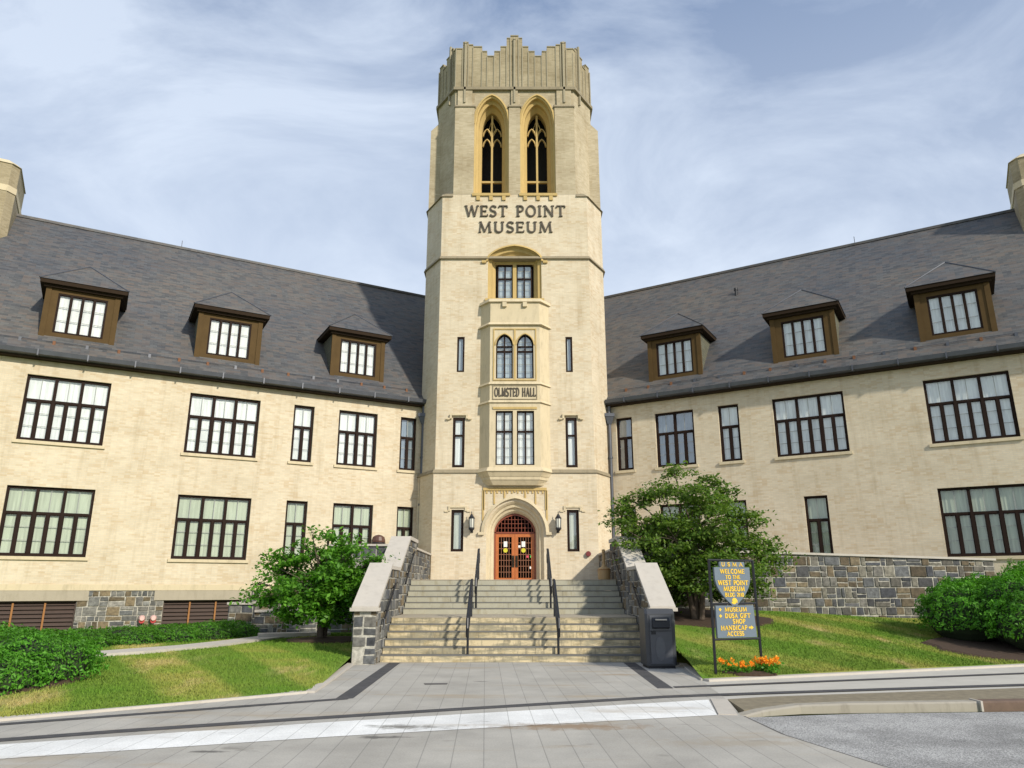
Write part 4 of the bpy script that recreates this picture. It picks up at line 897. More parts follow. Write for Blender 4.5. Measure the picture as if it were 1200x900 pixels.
for sg_ in (-1, 1):
    a, b = sorted((sg_ * .005, sg_ * .86)); st = .14; mb = MB(); bars(mb, T, a, b, 2.02, 4.07, DY + .03, .06, st)
    lf = mb.build('door', M['doorwood'], B, fix=True)
    mb = MB(); ga, gb, gc, gd = a + st, b - st, 2.02 + st, 4.07 - st
    for k in range(1, 5): x = ga + (gb - ga) * k / 5; mb.box(T, x - .011, x + .011, DY + .045, DY + .075, gc, gd)
    for k in range(1, 7): z = gc + (gd - gc) * k / 7; mb.box(T, ga, gb, DY + .047, DY + .073, z - .011, z + .011)
    mb.build('muntin', M['muntin'], lf, fix=True)
    mb = MB(); mb.face([T(ga, DY + .06, gc), T(gb, DY + .06, gc), T(gb, DY + .06, gd), T(ga, DY + .06, gd)]); mb.build('pane', M['glassd'], lf)
    mb = MB(); hx = sg_ * .08; mb.box(T, hx - .05, hx + .05, DY + .005, DY + .03, 2.62, 3.12); mb.tube([T(hx, DY - .0, 2.7), T(hx, DY - .06, 2.75), T(hx, DY - .06, 3.0), T(hx, DY - .0, 3.05)], .015, 6); mb.build('handle', M['handle'], lf, fix=True)
    mb = MB(); x = sg_ * .4 - .02; mb.box(T, x - .08, x + .08, DY + .035, DY + .044, 3.5, 3.74); mb.build('notice', M['paper'], lf, fix=True)
    mb = MB(); mb.prism([T(x + .1 * math.cos(t * .524), DY + .038, 3.35 + .1 * math.sin(t * .524)) for t in range(12)], [T(x + .1 * math.cos(t * .524), DY + .044, 3.35 + .1 * math.sin(t * .524)) for t in range(12)]); mb.build('sticker', M['yellowsticker'], lf, fix=True)
    if sg_ > 0:
        for x, z, m_ in ((.56, 3.08, 'redsticker'), (.72, 3.08, 'greensticker'), (.2, 3.52, 'paper'), (.7, 2.6, 'paper')):
            mb = MB(); mb.box(T, x - .05, x + .05, DY + .036, DY + .044, z - .05, z + .05); mb.build('sticker', M[m_], lf, fix=True)
mb = MB(); mb.box(T, -1.1, 1.1, -.35, .75, 1.93, 1.99); mb.build('threshold', M['lintel'], B, fix=True)

# wall lanterns
def lantern(sg_, lbl):
    x, y, z = CX + sg_ * 1.9, 32.66, 4.5
    t = thing('wall_lantern', lbl, 'lantern', (x, y, z), 'lanterns flanking the door')
    mb = MB(); mb.lathe((x, y, z), [(.12, .16), (.15, .18), (.08, .28), (.05, .34), (.015, .38), (.02, .44), (0.004, .5)], 8); mb.build('lantern_roof', M['iron'], t, fix=True)
    mb = MB(); mb.lathe((x, y, z), [(.1, -.22), (.12, .16)], 8); mb.build('glass', M['lampglass'], t, fix=True)
    mb = MB(); mb.lathe((x, y, z), [(.01, -.42), (.06, -.36), (.13, -.28), (.13, -.22)], 8)
    for k in range(8): an = k * math.pi / 4; mb.tube([(x + .105 * math.cos(an), y + .105 * math.sin(an), z - .24), (x + .125 * math.cos(an), y + .125 * math.sin(an), z + .17)], .012, 4)
    mb.build('cage', M['iron'], t, fix=True)
    mb = MB(); mb.tube([(x, y, z - .3), (x - sg_ * 0, y + .14, z - .42), (x, 32.95, z - .3)], .02, 6); mb.box(W0, x - .06, x + .06, 32.9, 32.938, z - .42, z - .1); mb.build('bracket', M['iron'], t, fix=True)
lantern(-1, 'black iron wall lantern left of the arched orange door'); lantern(1, 'black iron wall lantern right of the arched orange door')
t = thing('alarm_bell', 'small dark red alarm bell on the tower wall right of the lantern', 'bell', (3.33, 32.9, 3.17))
mb = MB(); mb.prism([(3.33 + .11 * math.cos(k * .524), 32.8, 3.17 + .11 * math.sin(k * .524)) for k in range(12)], [(3.33 + .12 * math.cos(k * .524), 32.9, 3.17 + .12 * math.sin(k * .524)) for k in range(12)]); mb.build('bell_dome', M['darkred'], t, fix=True)
mb = MB(); mb.box(W0, 3.25, 3.41, 32.9, 32.938, 3.09, 3.25); mb.build('mounting_plate', M['iron'], t, fix=True)
# fire department connections on the stone base
for k, s in enumerate((11.05, 10.66)):
    p = FL(s, -.2, .55); d_ = -FL.uy
    t = thing('fire_hose_connection', ('red and pale pink hose connection on the stone base nearest the louvred window', 'red and pale pink hose connection on the stone base, the outer of the pair')[1 - k], 'hose connection', tuple(p), 'hose connections on the stone base')
    mb = MB(); mb.tube([p - d_ * .2, p], .06, 8); mb.tube([p, p + d_ * .06], .10, 10); mb.build('pipe', M['red'], t)
    mb = MB(); mb.tube([p + Vector((0, 0, .08)) + d_ * .02, p + Vector((0, 0, .08)) + d_ * .13], [.12, .08], 10); mb.build('cap', M['pinkcap'], t)

# ============================================================ STEPS, CHEEK WALLS, TERRACE
ST = thing('stone_staircase', 'weathered bluestone steps in two flights rising to the arched door', 'steps', (.05, 18.8, 0))
XL, XR = -3.17, 3.27
for i in range(12):
    z = .165 * (i + 1); y = 18.8 + .3 * i if i < 6 else 22.4 + .3 * (i - 6)
    ye = y + .33 if i not in (5, 11) else (22.43 if i == 5 else 24.6)
    R = random.Random(i); mb = MB(); x = XL
    cuts = [XL, XL + 1.6 + R.uniform(-.5, .5), XL + 3.4 + R.uniform(-.5, .5), XL + 5 + R.uniform(-.4, .4), XR]
    for a, b in zip(cuts[:-1], cuts[1:]): mb.box(W0, a + .003, b - .003, y, ye, z - .163, z - .026)
    s_ = mb.build('step', M['step'] if i < 6 else M['stepup'], ST, fix=True)
    mb = MB(); mb.box(W0, XL + .002, XR - .002, y - .008, ye, z - .025, z); mb.build('tread', M['nosing'] if i not in (5, 11) else M['lintel'], s_, fix=True)
mb = MB(); mb.box(W0, XL, XR, 18.9, 24.6, -.1, .0); mb.build('footing', M['lintel'], ST, fix=True)
# landing terrace
mb = MB(); mb.box(W0, -4.6, 4.8, 24.6, 32.9, 1.8, 1.98); mb.box(W0, 4.8, 14.5, 26.2, 36, 1.7, 1.9); mb.box(W0, -6.2, -4.6, 26.2, 34.5, 1.7, 1.9)
o = mb.build('terrace', M['coping'], fix=True); o['kind'] = 'structure'
CH = [(18.2, 1.2), (20.08, 2.25), (20.09, 2.2), (21.6, 2.2), (23.5, 3.2), (25.3, 3.2)]
def cheek(x0, x1, inner, lbl, seed):
    t = thing('cheek_wall', lbl, 'stone wall', ((x0 + x1) / 2, 18.2, 0), 'stone cheek walls of the staircase')
    prof = [(18.2, 0), (18.2, 1.2), (20.08, 2.2), (21.65, 2.2), (23.5, 3.15), (25.3, 3.15), (25.3, 0)]
    mb = MB(); mb.cur = MORT
    mb.prism([(x0 + .02, y, z) for y, z in prof], [(x1 - .02, y, z) for y, z in prof])
    clips = [lambda p: 1.2 + (p[0] - 18.2) * 1.0 / 1.88 - p[1] if p[0] < 20.08 else 1]
    def top(p):
        y, z = p
        t_ = np.interp(y, [q[0] for q in prof[1:6]], [q[1] for q in prof[1:6]]); return t_ - z
    FF = Frame((x0, 18.2, 0), (1, 0, 0), (0, 1, 0)); ashlar(mb, FF, 0, x1 - x0, 0, 1.2, .02, seed=seed, hmin=.14, hmax=.3)
    for xx, u in ((x0, 1), (x1, -1)):
        S = Frame((xx, 0, 0), (0, 1, 0), (u, 0, 0))
        ashlar(mb, S, 18.22, 21.65, 0, 2.2, .02, clips=[lambda p: 1.2 + (p[0] - 18.2) * .532 - p[1], lambda p: 2.2 - p[1]], seed=seed + 1)
        ashlar(mb, S, 21.65, 25.28, 0, 3.15, .02, clips=[lambda p: 2.2 + (p[0] - 21.65) * .5135 - p[1], lambda p: 3.15 - p[1]], seed=seed + 2)
    mb.build('wall', M['stone'], t, col=True, fix=True)
    for (ya, za, yb, zb, spl) in ((18.12, 1.21, 20.14, 2.28, 2), (21.55, 2.2, 23.5, 3.2, 2)):
        for k in range(spl):
            a = ya + (yb - ya) * k / spl + (.004 if k else 0); b = ya + (yb - ya) * (k + 1) / spl; f = lambda y: za + (zb - za) * (y - ya) / (yb - ya)
            mb = MB(); mb.hexa([(x0 - .03, a, f(a) - .0), (x1 + .03, a, f(a)), (x1 + .03, b, f(b)), (x0 - .03, b, f(b))] + [(x0 - .03, a, f(a) + .09), (x1 + .03, a, f(a) + .09), (x1 + .03, b, f(b) + .09), (x0 - .03, b, f(b) + .09)])
            mb.build('coping', M['coping'], t, fix=True)
    mb = MB(); mb.box(W0, x0 - .03, x1 + .03, 20.15, 21.54, 2.2, 2.29); mb.build('coping', M['coping'], t, fix=True)
    mb = MB(); mb.box(W0, x0 - .03, x1 + .03, 23.504, 25.35, 3.18, 3.29); mb.build('coping', M['coping'], t, fix=True)
    mb = MB(); mb.box(W0, x0 - .07, x1 + .07, 18.1, 18.3, 1.19, 1.27); mb.build('coping', M['coping'], t, fix=True)
    xi = inner
    mb = MB(); mb.tube([(xi, 18.7, .75), (xi, 18.75, .98), (xi, 20.3, 1.82), (xi, 20.6, 1.86)], .026, 8)
    mb.tube([(xi, 22.2, 1.85), (xi, 22.4, 1.98), (xi, 23.95, 2.83), (xi, 24.6, 2.86)], .026, 8)
    for y, z in ((19.2, 1.2), (20.2, 1.76), (22.8, 2.18), (23.9, 2.8)): mb.tube([(xi, y, z), (xi + (-.1 if xi < 0 else .1), y, z - .06)], .014, 5)
    mb.build('wall_handrail', M['iron'], t)
cheek(-3.75, -3.19, -3.1, 'stepped rubble stone cheek wall with sloping copings, left of the steps', 41)
cheek(3.29, 3.83, 3.2, 'stepped rubble stone cheek wall with sloping copings behind the grey litter bin', 51)
def stonewall(name, lbl, F, s0, s1, z0, zt0, zt1, th, seed, cap=True, group=None, pal=STONES):
    t = thing(name, lbl, 'stone wall', tuple(F(s0, 0, z0)), group)
    mb = MB(); mb.cur = MORT
    P = [(s0, z0), (s1, z0), (s1, zt1), (s0, zt0)]
    mb.prism([F(s, .02, z) for s, z in P], [F(s, th, z) for s, z in P])
    ashlar(mb, F, s0, s1, z0, max(zt0, zt1), .02, clips=[lambda p: zt0 + (p[0] - s0) * (zt1 - zt0) / (s1 - s0) - p[1]], seed=seed, hmin=.2, hmax=.36, pal=pal)
    E0 = Frame(F(s0, 0, 0), F.uy, F.ux); ashlar(mb, E0, .02, th, z0, zt0, 0, seed=seed + 3, pal=pal)
    E1 = Frame(F(s1, 0, 0), F.uy, -F.ux); ashlar(mb, E1, .02, th, z0, zt1, 0, seed=seed + 4, pal=pal)
    mb.build('wall', M['stone'], t, col=True, fix=True)
    if cap:
        mb = MB(); e = .06; mb.hexa([F(s0 - e, -e, zt0), F(s1 + e, -e, zt1), F(s1 + e, th + e, zt1), F(s0 - e, th + e, zt0), F(s0 - e, -e, zt0 + .07), F(s1 + e, -e, zt1 + .07), F(s1 + e, th + e, zt1 + .07), F(s0 - e, th + e, zt0 + .07)])
        mb.build('coping', M['coping'], t, fix=True)
    return t
FW_ = Frame((0, 25.6, 0), (1, 0, 0), (0, 1, 0))
STR = [(.085, .09, .105), (.12, .12, .125), (.18, .17, .15), (.24, .19, .12), (.17, .13, .08), (.27, .25, .2), (.15, .155, .16), (.2, .185, .155)]
stonewall('retaining_wall', 'long rubble stone retaining wall behind the sign and right lawn', FW_, 3.95, 16.3, .2, 3.0, 2.62, .5, 61, pal=STR)
stonewall('retaining_wall', 'tall stone retaining wall behind the left tree beside the steps', FW_, -6.2, -3.85, 0, 3.1, 3.1, .5, 71)
stonewall('retaining_wall', 'low stone wall between the left tree and the end pier', FW_, -8.55, -6.22, 0, .95, .95, .45, 75)
stonewall('stone_pier', 'square stone pier with pale cap at the left end of the low wall', Frame((0, 25.4, 0), (1, 0, 0), (0, 1, 0)), -9.35, -8.57, -.05, 1.2, 1.2, .75, 78)
FwR = Frame((3.8, 0, 0), (0, 1, 0), (1, 0, 0)); FwL = Frame((-3.56, 0, 0), (0, 1, 0), (-1, 0, 0))
stonewall('landing_wall', 'stone parapet wall of the upper landing running to the tower, left of the door', FwL, 25.32, 32.9, 1.98, 3.1, 3.1, .5, 81)
stonewall('landing_wall', 'stone parapet wall of the upper landing running to the tower, right of the door', FwR, 25.32, 32.9, 1.98, 3.1, 3.1, .5, 85)
# handrails
def handrail(x, y0, z0, lbl):
    t = thing('handrail', lbl, 'handrail', (x, y0, z0), 'black iron handrails on the steps')
    f = lambda y: z0 + .165 + (y - y0) * .55
    y1 = y0 + 1.55
    mb = MB()
    mb.tube([(x, y0 - .12, f(y0) + .42), (x, y0 - .18, f(y0) + .62), (x, y0 - .12, f(y0) + .84), (x, y0, f(y0) + .9), (x, y1, f(y1) + .9), (x, y1 + .22, f(y1) + .92), (x, y1 + .28, f(y1) + .75), (x, y1 + .2, f(y1) + .5)], .036, 8)
    mb.build('top_rail', M['iron'], t)
    mb = MB(); mb.tube([(x, y0 - .12, f(y0) + .42), (x, y0, f(y0) + .45), (x, y1, f(y1) + .45), (x, y1 + .2, f(y1) + .5)], .03, 8); mb.build('lower_rail', M['iron'], t)
    for y in (y0 + .12, y1): mb = MB(); mb.tube([(x, y, f(y) - .25), (x, y, f(y) + .9)], .03, 8); mb.build('post', M['iron'], t)
handrail(-1.08, 18.85, 0, 'black iron handrail on the lower flight, left of the middle'); handrail(1.13, 18.85, 0, 'black iron handrail on the lower flight, right of the middle')
handrail(-1.06, 22.45, .99, 'black iron handrail on the upper flight nearest the door, left side'); handrail(1.14, 22.45, .99, 'black iron handrail on the upper flight nearest the door, right side')

# ============================================================ OBJECTS
# litter bin
t = thing('litter_bin', 'dark grey tall enclosed litter bin standing beside the right cheek wall', 'litter bin', (3.33, 17.7, 0))
FB = Frame((3.33, 17.35, 0), (.998, .06, 0), (-.06, .998, 0))
mb = MB(); plan = [(-.34, .05), (-.29, 0), (.29, 0), (.34, .05), (.34, .62), (-.34, .62)]
mb.prism([FB(a, b, .06) for a, b in plan], [FB(a, b, 1.16) for a, b in plan]); top_ = [(a * .97, b * .9 + (.03 if b < .1 else .02)) for a, b in plan]
mb.prism([FB(a, b, 1.16) for a, b in plan], [FB(a, b + (.05 if b < .1 else 0), 1.26) for a, b in top_]); mb.build('body', M['binbody'], t, fix=True)
mb = MB(); mb.box(FB, -.3, .3, .02, .6, 0, .06); mb.build('base', M['iron'], t, fix=True)
mb = MB(); mb.box(FB, -.245, .245, -.022, -.003, .1, .78); mb.box(FB, -.245, .245, -.02, -.003, .8, 1.13); dr = mb.build('front_panel', M['binpanel'], t, fix=True)
mb = MB(); mb.prism([FB(-.19, -.022, .84), FB(-.19, -.1, .87), FB(-.19, -.08, 1.0), FB(-.19, -.022, 1.08)], [FB(.19, -.022, .84), FB(.19, -.1, .87), FB(.19, -.08, 1.0), FB(.19, -.022, 1.08)]); mb.build('hopper', M['iron'], t, fix=True)
mb = MB(); mb.box(FB, -.13, .13, -.1, -.075, 1.02, 1.05); mb.build('hopper_handle', M['coping'], t, fix=True)
mb = MB(); mb.box(FB, -.22, -.12, -.036, -.023, .72, .79); mb.build('lock_plate', M['iron'], t, fix=True)
mb = MB(); mb.prism([FB(.11 * math.cos(k * .524) - .03, -.03, .42 + .26 * math.sin(k * .524)) for k in range(12)], [FB(.11 * math.cos(k * .524) - .03, -.024, .42 + .26 * math.sin(k * .524)) for k in range(12)]); mb.build('oval_panel', simple('worn_bin_decal', (.095, .10, .11), .5), t, fix=True)
# smoking receptacles
t = thing('ash_receptacle', 'tan plastic ash receptacle with thin upright neck on the landing by the right wall', 'ash bin', (3.02, 24.9, 1.98))
mb = MB(); mb.lathe((3.02, 24.9, 1.98), [(.18, 0), (.2, .04), (.21, .32), (.19, .37), (.08, .42), (.045, .5), (.04, .86), (.055, .88), (.055, .96), (.02, .98)], 18); mb.build('body', M['tan'], t, smooth=False)
mb = MB(); mb.lathe((3.02, 24.9, 1.98), [(.215, .31), (.215, .335)], 18); mb.build('seam_ring', M['rustpost'], t)
t = thing('ash_receptacle', 'dark brown domed receptacle on the stone wall behind the left cheek wall', 'ash bin', (-4.6, 25.8, 3.0))
mb = MB(); mb.lathe((-4.6, 25.85, 3.17), [(.2, -.0), (.22, .02), (.24, .12), (.2, .25), (.1, .31), (.02, .33)], 14); mb.build('dome', M['browncan'], t)
mb = MB(); mb.lathe((-4.6, 25.85, 3.17), [(.25, .03), (.25, .06)], 14); mb.build('rim', M['iron'], t)

# sign
P0 = Vector((4.03, 15.55, 0)); P1 = Vector((5.07, 15.95, 0)); dd = (P1 - P0); SWD = dd.length
SG = Frame(P0, dd, (-dd.y, dd.x, 0))
t = thing('museum_sign', 'grey shield sign with yellow lettering in a black post frame on the right lawn', 'sign', tuple(P0))
mb = MB(); mb.tube([SG(0, 0, 0), SG(.02, 0, 2.27)], .028, 6); fr_ = mb.build('post', M['iron'], t)
mb = MB(); mb.tube([SG(SWD + .02, 0, 0.1), SG(SWD, 0, 2.27)], .028, 6); mb.build('post', M['iron'], t)
for z in (2.27, .72, 1.41): mb = MB(); mb.tube([SG(0, 0, z), SG(SWD, 0, z)], .024, 6); mb.build('crossbar', M['iron'], t)
c = SWD / 2
def polyplate(pts, o0, o1, name, mat, par):
    mb = MB(); mb.prism([SG(a, o0, z) for a, z in pts], [SG(a, o1, z) for a, z in pts]); return mb.build(name, mat, par, fix=True)
shield = [(c - .44, 2.13), (c + .44, 2.13)] + [(c + .44 * (1 - (q / 9) ** 1.9), 1.93 - .595 * q / 9) for q in range(0, 9)] + [(c, 1.325)] + [(c - .44 * (1 - (q / 9) ** 1.9), 1.93 - .595 * q / 9) for q in range(8, -1, -1)]
sh = polyplate(shield, -.03, .02, 'shield', M['signgrey'], t)
tp = polyplate([(c - .3, 2.137), (c + .32, 2.137), (c + .32, 2.24), (c - .3, 2.24)], -.03, .02, 'name_plate', M['signgrey'], t)
lp = polyplate([(c - .47, .75), (c + .49, .75), (c + .46, 1.37), (c - .47, 1.37)], -.03, .02, 'lower_panel', M['signgrey'], t)
mb = MB(); text(mb, SG, 'U S M A', c - .26, c + .27, 2.15, .075, -.03, .004, .2, .1); mb.build('lettering', M['signyellow'], tp, fix=True)
mb = MB(); fo = -.03
text(mb, SG, 'WELCOME', c - .3, c + .3, 2.005, .085, fo, .004, .22, .12); text(mb, SG, 'TO THE', c - .18, c + .18, 1.895, .075, fo, .004, .22, .12)
text(mb, SG, 'WEST POINT', c - .37, c + .37, 1.775, .09, fo, .004, .22, .12); text(mb, SG, 'MUSEUM', c - .25, c + .27, 1.655, .09, fo, .004, .22, .12)
text(mb, SG, 'BLDG 2110', c - .22, c + .24, 1.545, .075, fo, .004, .22, .12); mb.build('lettering', M['signyellow'], sh, fix=True)
hel = [(-.07, -.05), (-.02, -.075), (.03, -.06), (.03, -.02), (.07, -.05), (.075, .02), (.04, .07), (-.01, .085), (-.05, .06), (-.065, .02), (-.035, .0), (-.08, -.02)]
mb = MB(); mb.prism([SG(c + a * .95, -.03, 1.455 + z * .8) for a, z in hel], [SG(c + a * .95, -.036, 1.455 + z * .8) for a, z in hel]); mb.build('helmet_emblem', M['signyellow'], sh, fix=True)
mb = MB()
text(mb, SG, 'MUSEUM', c - .26, c + .28, 1.255, .078, fo, .004, .22, .12); text(mb, SG, 'DUSA GIFT', c - .26, c + .36, 1.13, .085, fo, .004, .22, .12)
text(mb, SG, 'SHOP', c - .08, c + .22, 1.02, .085, fo, .004, .22, .12); text(mb, SG, 'HANDICAP', c - .38, c + .26, .895, .085, fo, .004, .22, .12); text(mb, SG, 'ACCESS', c - .24, c + .17, .785, .08, fo, .004, .22, .12)
for a, z in ((c - .37, 1.295), (c - .37, 1.17)): mb.prism([SG(a + q[0] * .035, -.03, z + q[1] * .035) for q in ((-1, 0), (0, -1), (1, 0), (0, 1))], [SG(a + q[0] * .035, -.036, z + q[1] * .035) for q in ((-1, 0), (0, -1), (1, 0), (0, 1))])
mb.prism([SG(c + .3, -.03, .92), SG(c + .36, -.03, .92), SG(c + .36, -.03, .895), SG(c + .42, -.03, .937), SG(c + .36, -.03, .98), SG(c + .36, -.03, .955), SG(c + .3, -.03, .955)], [SG(c + .3, -.036, .92), SG(c + .36, -.036, .92), SG(c + .36, -.036, .895), SG(c + .42, -.036, .937), SG(c + .36, -.036, .98), SG(c + .36, -.036, .955), SG(c + .3, -.036, .955)])
mb.build('lettering', M['signyellow'], lp, fix=True)

# ============================================================ VEGETATION
def quads(name, cent, nrm, size, mat, parent=None, aspect=.55, kind=None, origin=(0, 0, 0)):
    n = len(cent); nrm = nrm / (np.linalg.norm(nrm, axis=1, keepdims=True) + 1e-9)
    r = rng.normal(size=(n, 3)); a = np.cross(nrm, r); a /= np.linalg.norm(a, axis=1, keepdims=True) + 1e-9; b = np.cross(nrm, a)
    sz = size[:, None]; a = a * sz; b = b * sz * aspect
    cent = cent - np.array(origin)
    fold = nrm * sz * .15
    V = np.stack([cent - a, cent - b * .9 + a * .1 + fold, cent + a, cent + b * .9 + a * .1 + fold], 1).reshape(-1, 3)
    me = bpy.data.meshes.new(name); me.vertices.add(4 * n); me.vertices.foreach_set('co', V.ravel())
    me.loops.add(4 * n); me.loops.foreach_set('vertex_index', np.arange(4 * n)); me.polygons.add(n)
    me.polygons.foreach_set('loop_start', np.arange(0, 4 * n, 4)); me.polygons.foreach_set('loop_total', np.full(n, 4)); me.update(); me.validate()
    me.materials.append(mat); o = bpy.data.objects.new(name, me); COL.objects.link(o)
    if parent is not None: o.parent = parent
    else: o.location = origin
    if kind: o['kind'] = kind
    return o
def tree(name, lbl, base, clumps, mat, trunk_r, leaf, dens, stems, seed):
    R = np.random.default_rng(seed); base = np.array(base); t = thing(name, lbl, 'tree', tuple(base))
    mb = MB(); C_ = []; Nn = []; tips = []
    for cx, cy, cz, rx, ry, rz in clumps:
        tip = base + np.array((cx, cy, cz)); n = int(dens * (rx * ry * rz) ** .66 * 10)
        # trunk limb to this clump
        k = R.integers(0, len(stems)); s0 = base + np.array(stems[k]); m1_ = s0 * .55 + tip * .45 + np.array((0, 0, .25)); 
        mb.tube([tuple(s0), tuple(m1_), tuple(tip)], [trunk_r * .45, trunk_r * .25, .008], 6)
        # sub clusters : sprays at random spots in the clump
        ns = max(6, int(26 * (rx * ry * rz) ** .4)); u = R.normal(size=(ns, 3)); u /= np.linalg.norm(u, axis=1, keepdims=True); u *= R.uniform(.35, 1.08, (ns, 1)) ** .7
        sc_ = tip + u * np.array((rx, ry, rz)); per = n // ns
        for q in sc_:
            if R.random() < .5: mb.tube([tuple(tip * .6 + np.array(m1_) * .4), tuple((tip + q) / 2 + np.array((0, 0, .03))), tuple(q)], [.012, .008, .004], 4)
            rr = R.uniform(.12, .3); p = R.normal(size=(per, 3)) * np.array((rr, rr, rr * .42)) * .8 + q
            C_.append(p); nn = R.normal(size=(per, 3)) * .55 + np.array((0, 0, .8)) + (p - tip) * .3; Nn.append(nn)
    for s in stems: mb.tube([tuple(base + np.array((s[0] * .3, s[1] * .3, -.1))), tuple(base + np.array((s[0] * .6, s[1] * .6, s[2] * .5))), tuple(base + np.array(s))], [trunk_r, trunk_r * .75, trunk_r * .5], 8)
    mb.build('trunk', M['bark'], t, origin=tuple(base))
    C_ = np.concatenate(C_); Nn = np.concatenate(Nn); quads('crown', C_, Nn, R.uniform(leaf * .6, leaf * 1.2, len(C_)), mat, t, .55, origin=tuple(base))
    return t
# left tree, base (-5.35, 22, .37)
lt = []
R0 = random.Random(5)
for (x, z, r) in [(-1.75, 1.25, .42), (-1.2, 1.1, .55), (-1.55, 1.9, .38), (-1.0, 2.1, .5), (-1.35, 2.35, .32), (-.55, 1.5, .7), (0.0, .95, .6), (-.5, .8, .5), (.05, 1.8, .7), (-.3, 2.35, .5), (.25, 2.45, .45), (.6, 2.3, .45), (.7, 1.6, .65), (.75, .95, .55), (1.2, 1.6, .5), (1.25, 2.15, .4), (1.1, 1.1, .45), (.15, 2.85, .22), (.55, 2.75, .25), (-.15, 2.9, .2), (-.75, 2.75, .16), (.95, 2.6, .18), (-1.75, 2.15, .18), (-2.1, 1.15, .16), (-1.95, 1.55, .15), (-.35, 3.05, .12), (1.6, 2.3, .15), (1.5, 1.9, .3), (-1.0, .85, .35), (.4, .65, .4)]:
    lt.append((x, R0.uniform(-.9, .9) * (1 - abs(x) / 2.6), z - .05, r, r * 1.15, r * .62))
for (x, z, r) in [(-.9, 1.5, .6), (.1, 1.3, .7), (.9, 1.4, .6), (0, 2.0, .6)]: lt.append((x, .7, z, r, r, r * .7)); lt.append((x + .2, -.8, z - .2, r * .9, r, r * .6))
tree('dogwood_tree', 'low spreading bright green tree on the left lawn beside the steps', (-5.4, 22.0, .32), lt, M['leafA'], .09, .08, 270, [(-.12, .0, .75), (.15, .1, .8), (0, -.1, .9)], 11)
# right tree, base (5.67, 23, .84)
rt = []
for (x, z, r) in [(-2.1, 3.2, .5), (-1.6, 3.6, .55), (-2.3, 2.8, .35), (-1.3, 2.9, .75), (-.8, 3.9, .6), (-.4, 4.45, .4), (0, 3.6, .8), (-.5, 2.6, .85), (.6, 4.1, .5), (.9, 3.4, .7), (1.3, 3.9, .35), (1.5, 3.1, .5), (1.6, 2.4, .6), (.7, 2.4, .8), (2.1, 1.95, .4), (2.6, 1.75, .3), (1.9, 1.5, .5), (1.2, 1.3, .7), (.3, 1.4, .8), (-.6, 1.3, .8), (-1.4, 1.6, .7), (-1.4, 1.0, .55), (-.3, .7, .6), (.9, .75, .5), (-1.75, 2.2, .5), (2.35, 2.25, .3), (-1.0, .5, .45), (1.5, .9, .45), (-1.5, 2.3, .6), (.1, 2.0, .8), (1.9, 2.95, .35)]:
    rt.append((x, R0.uniform(-1.0, 1.0) * (1 - abs(x) / 3.4), z, r, r * 1.2, r * .6))
for (x, z, r) in [(-.9, 2.6, .8), (.3, 2.9, .8), (.9, 1.8, .8), (-.4, 1.5, .8)]: rt.append((x, 1.0, z, r, r, r * .7)); rt.append((x, -1.1, z - .2, r, r, r * .7))
tree('maple_tree', 'tall dark green feathery tree behind the sign on the right lawn', (5.55, 23.0, .78), rt, M['leafB'], .11, .072, 250, [(-.3, .1, 1.2), (.25, -.1, 1.3), (.0, .2, 1.6)], 13)
def shrub(name, lbl, base, blobs, mat, leaf, n, seed, cat='bush', group=None, up=.3):
    R = np.random.default_rng(seed); base = np.array(base, float); t = thing(name, lbl, cat, tuple(base), group)
    C_, Nn = [], []; core = MB(); tot = sum((b[3] * b[4] + b[4] * b[5] + b[3] * b[5]) for b in blobs)
    for cx, cy, cz, rx, ry, rz in blobs:
        k = int(n * (rx * ry + ry * rz + rx * rz) / tot); u = R.normal(size=(k, 3)); u /= np.linalg.norm(u, axis=1, keepdims=True); u[:, 2] = np.where(u[:, 2] < -.35, -u[:, 2], u[:, 2])
        bump_ = 1 + .07 * np.sin(u[:, 0] * 17 + cz * 9) * np.sin(u[:, 1] * 19 + cx) + .05 * np.sin(u[:, 2] * 23 + u[:, 1] * 15) + .10 * np.sin(u[:, 0] * 7 + cx * 3) * np.cos(u[:, 1] * 8 + cy) + .06 * np.sin(u[:, 2] * 13 + u[:, 0] * 9) 
        rad_ = bump_ * (1 - np.abs(R.normal(size=k)) * .07 + .03); C_.append(base + np.array((cx, cy, cz)) + u * np.array((rx, ry, rz)) * rad_[:, None])
        Nn.append(u + R.normal(size=(k, 3)) * .7 + np.array((0, 0, up)))
        ang = [j * math.pi / 6 for j in range(12)]
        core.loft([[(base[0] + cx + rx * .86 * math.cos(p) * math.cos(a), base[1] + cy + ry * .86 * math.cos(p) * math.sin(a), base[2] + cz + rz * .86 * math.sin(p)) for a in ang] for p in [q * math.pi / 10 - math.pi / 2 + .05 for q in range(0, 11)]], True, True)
    core.build('dark_core', M['core'], t, origin=tuple(base))
    C_ = np.concatenate(C_); Nn = np.concatenate(Nn); 
    for cx, cy, cz, rx, ry, rz in blobs:
        for q in range(int(26 * rx * ry)):
            u = R.normal(size=3); u /= np.linalg.norm(u); u[2] = abs(u[2]); L = R.uniform(.03, .16); m_ = 10; tt = R.uniform(.9, 1, (m_, 1)) + np.linspace(0, L, m_)[:, None] / max(rx, rz)
            C_ = np.concatenate([C_, base + np.array((cx, cy, cz)) + u * np.array((rx, ry, rz)) * tt + R.normal(size=(m_, 3)) * .022]); Nn = np.concatenate([Nn, R.normal(size=(m_, 3)) + np.array((0, 0, .4))])
    keep = C_[:, 2] > base[2] - .05; quads('foliage', C_[keep], Nn[keep], R.uniform(leaf * .6, leaf * 1.3, keep.sum()), mat, t, .5, origin=tuple(base)); return t
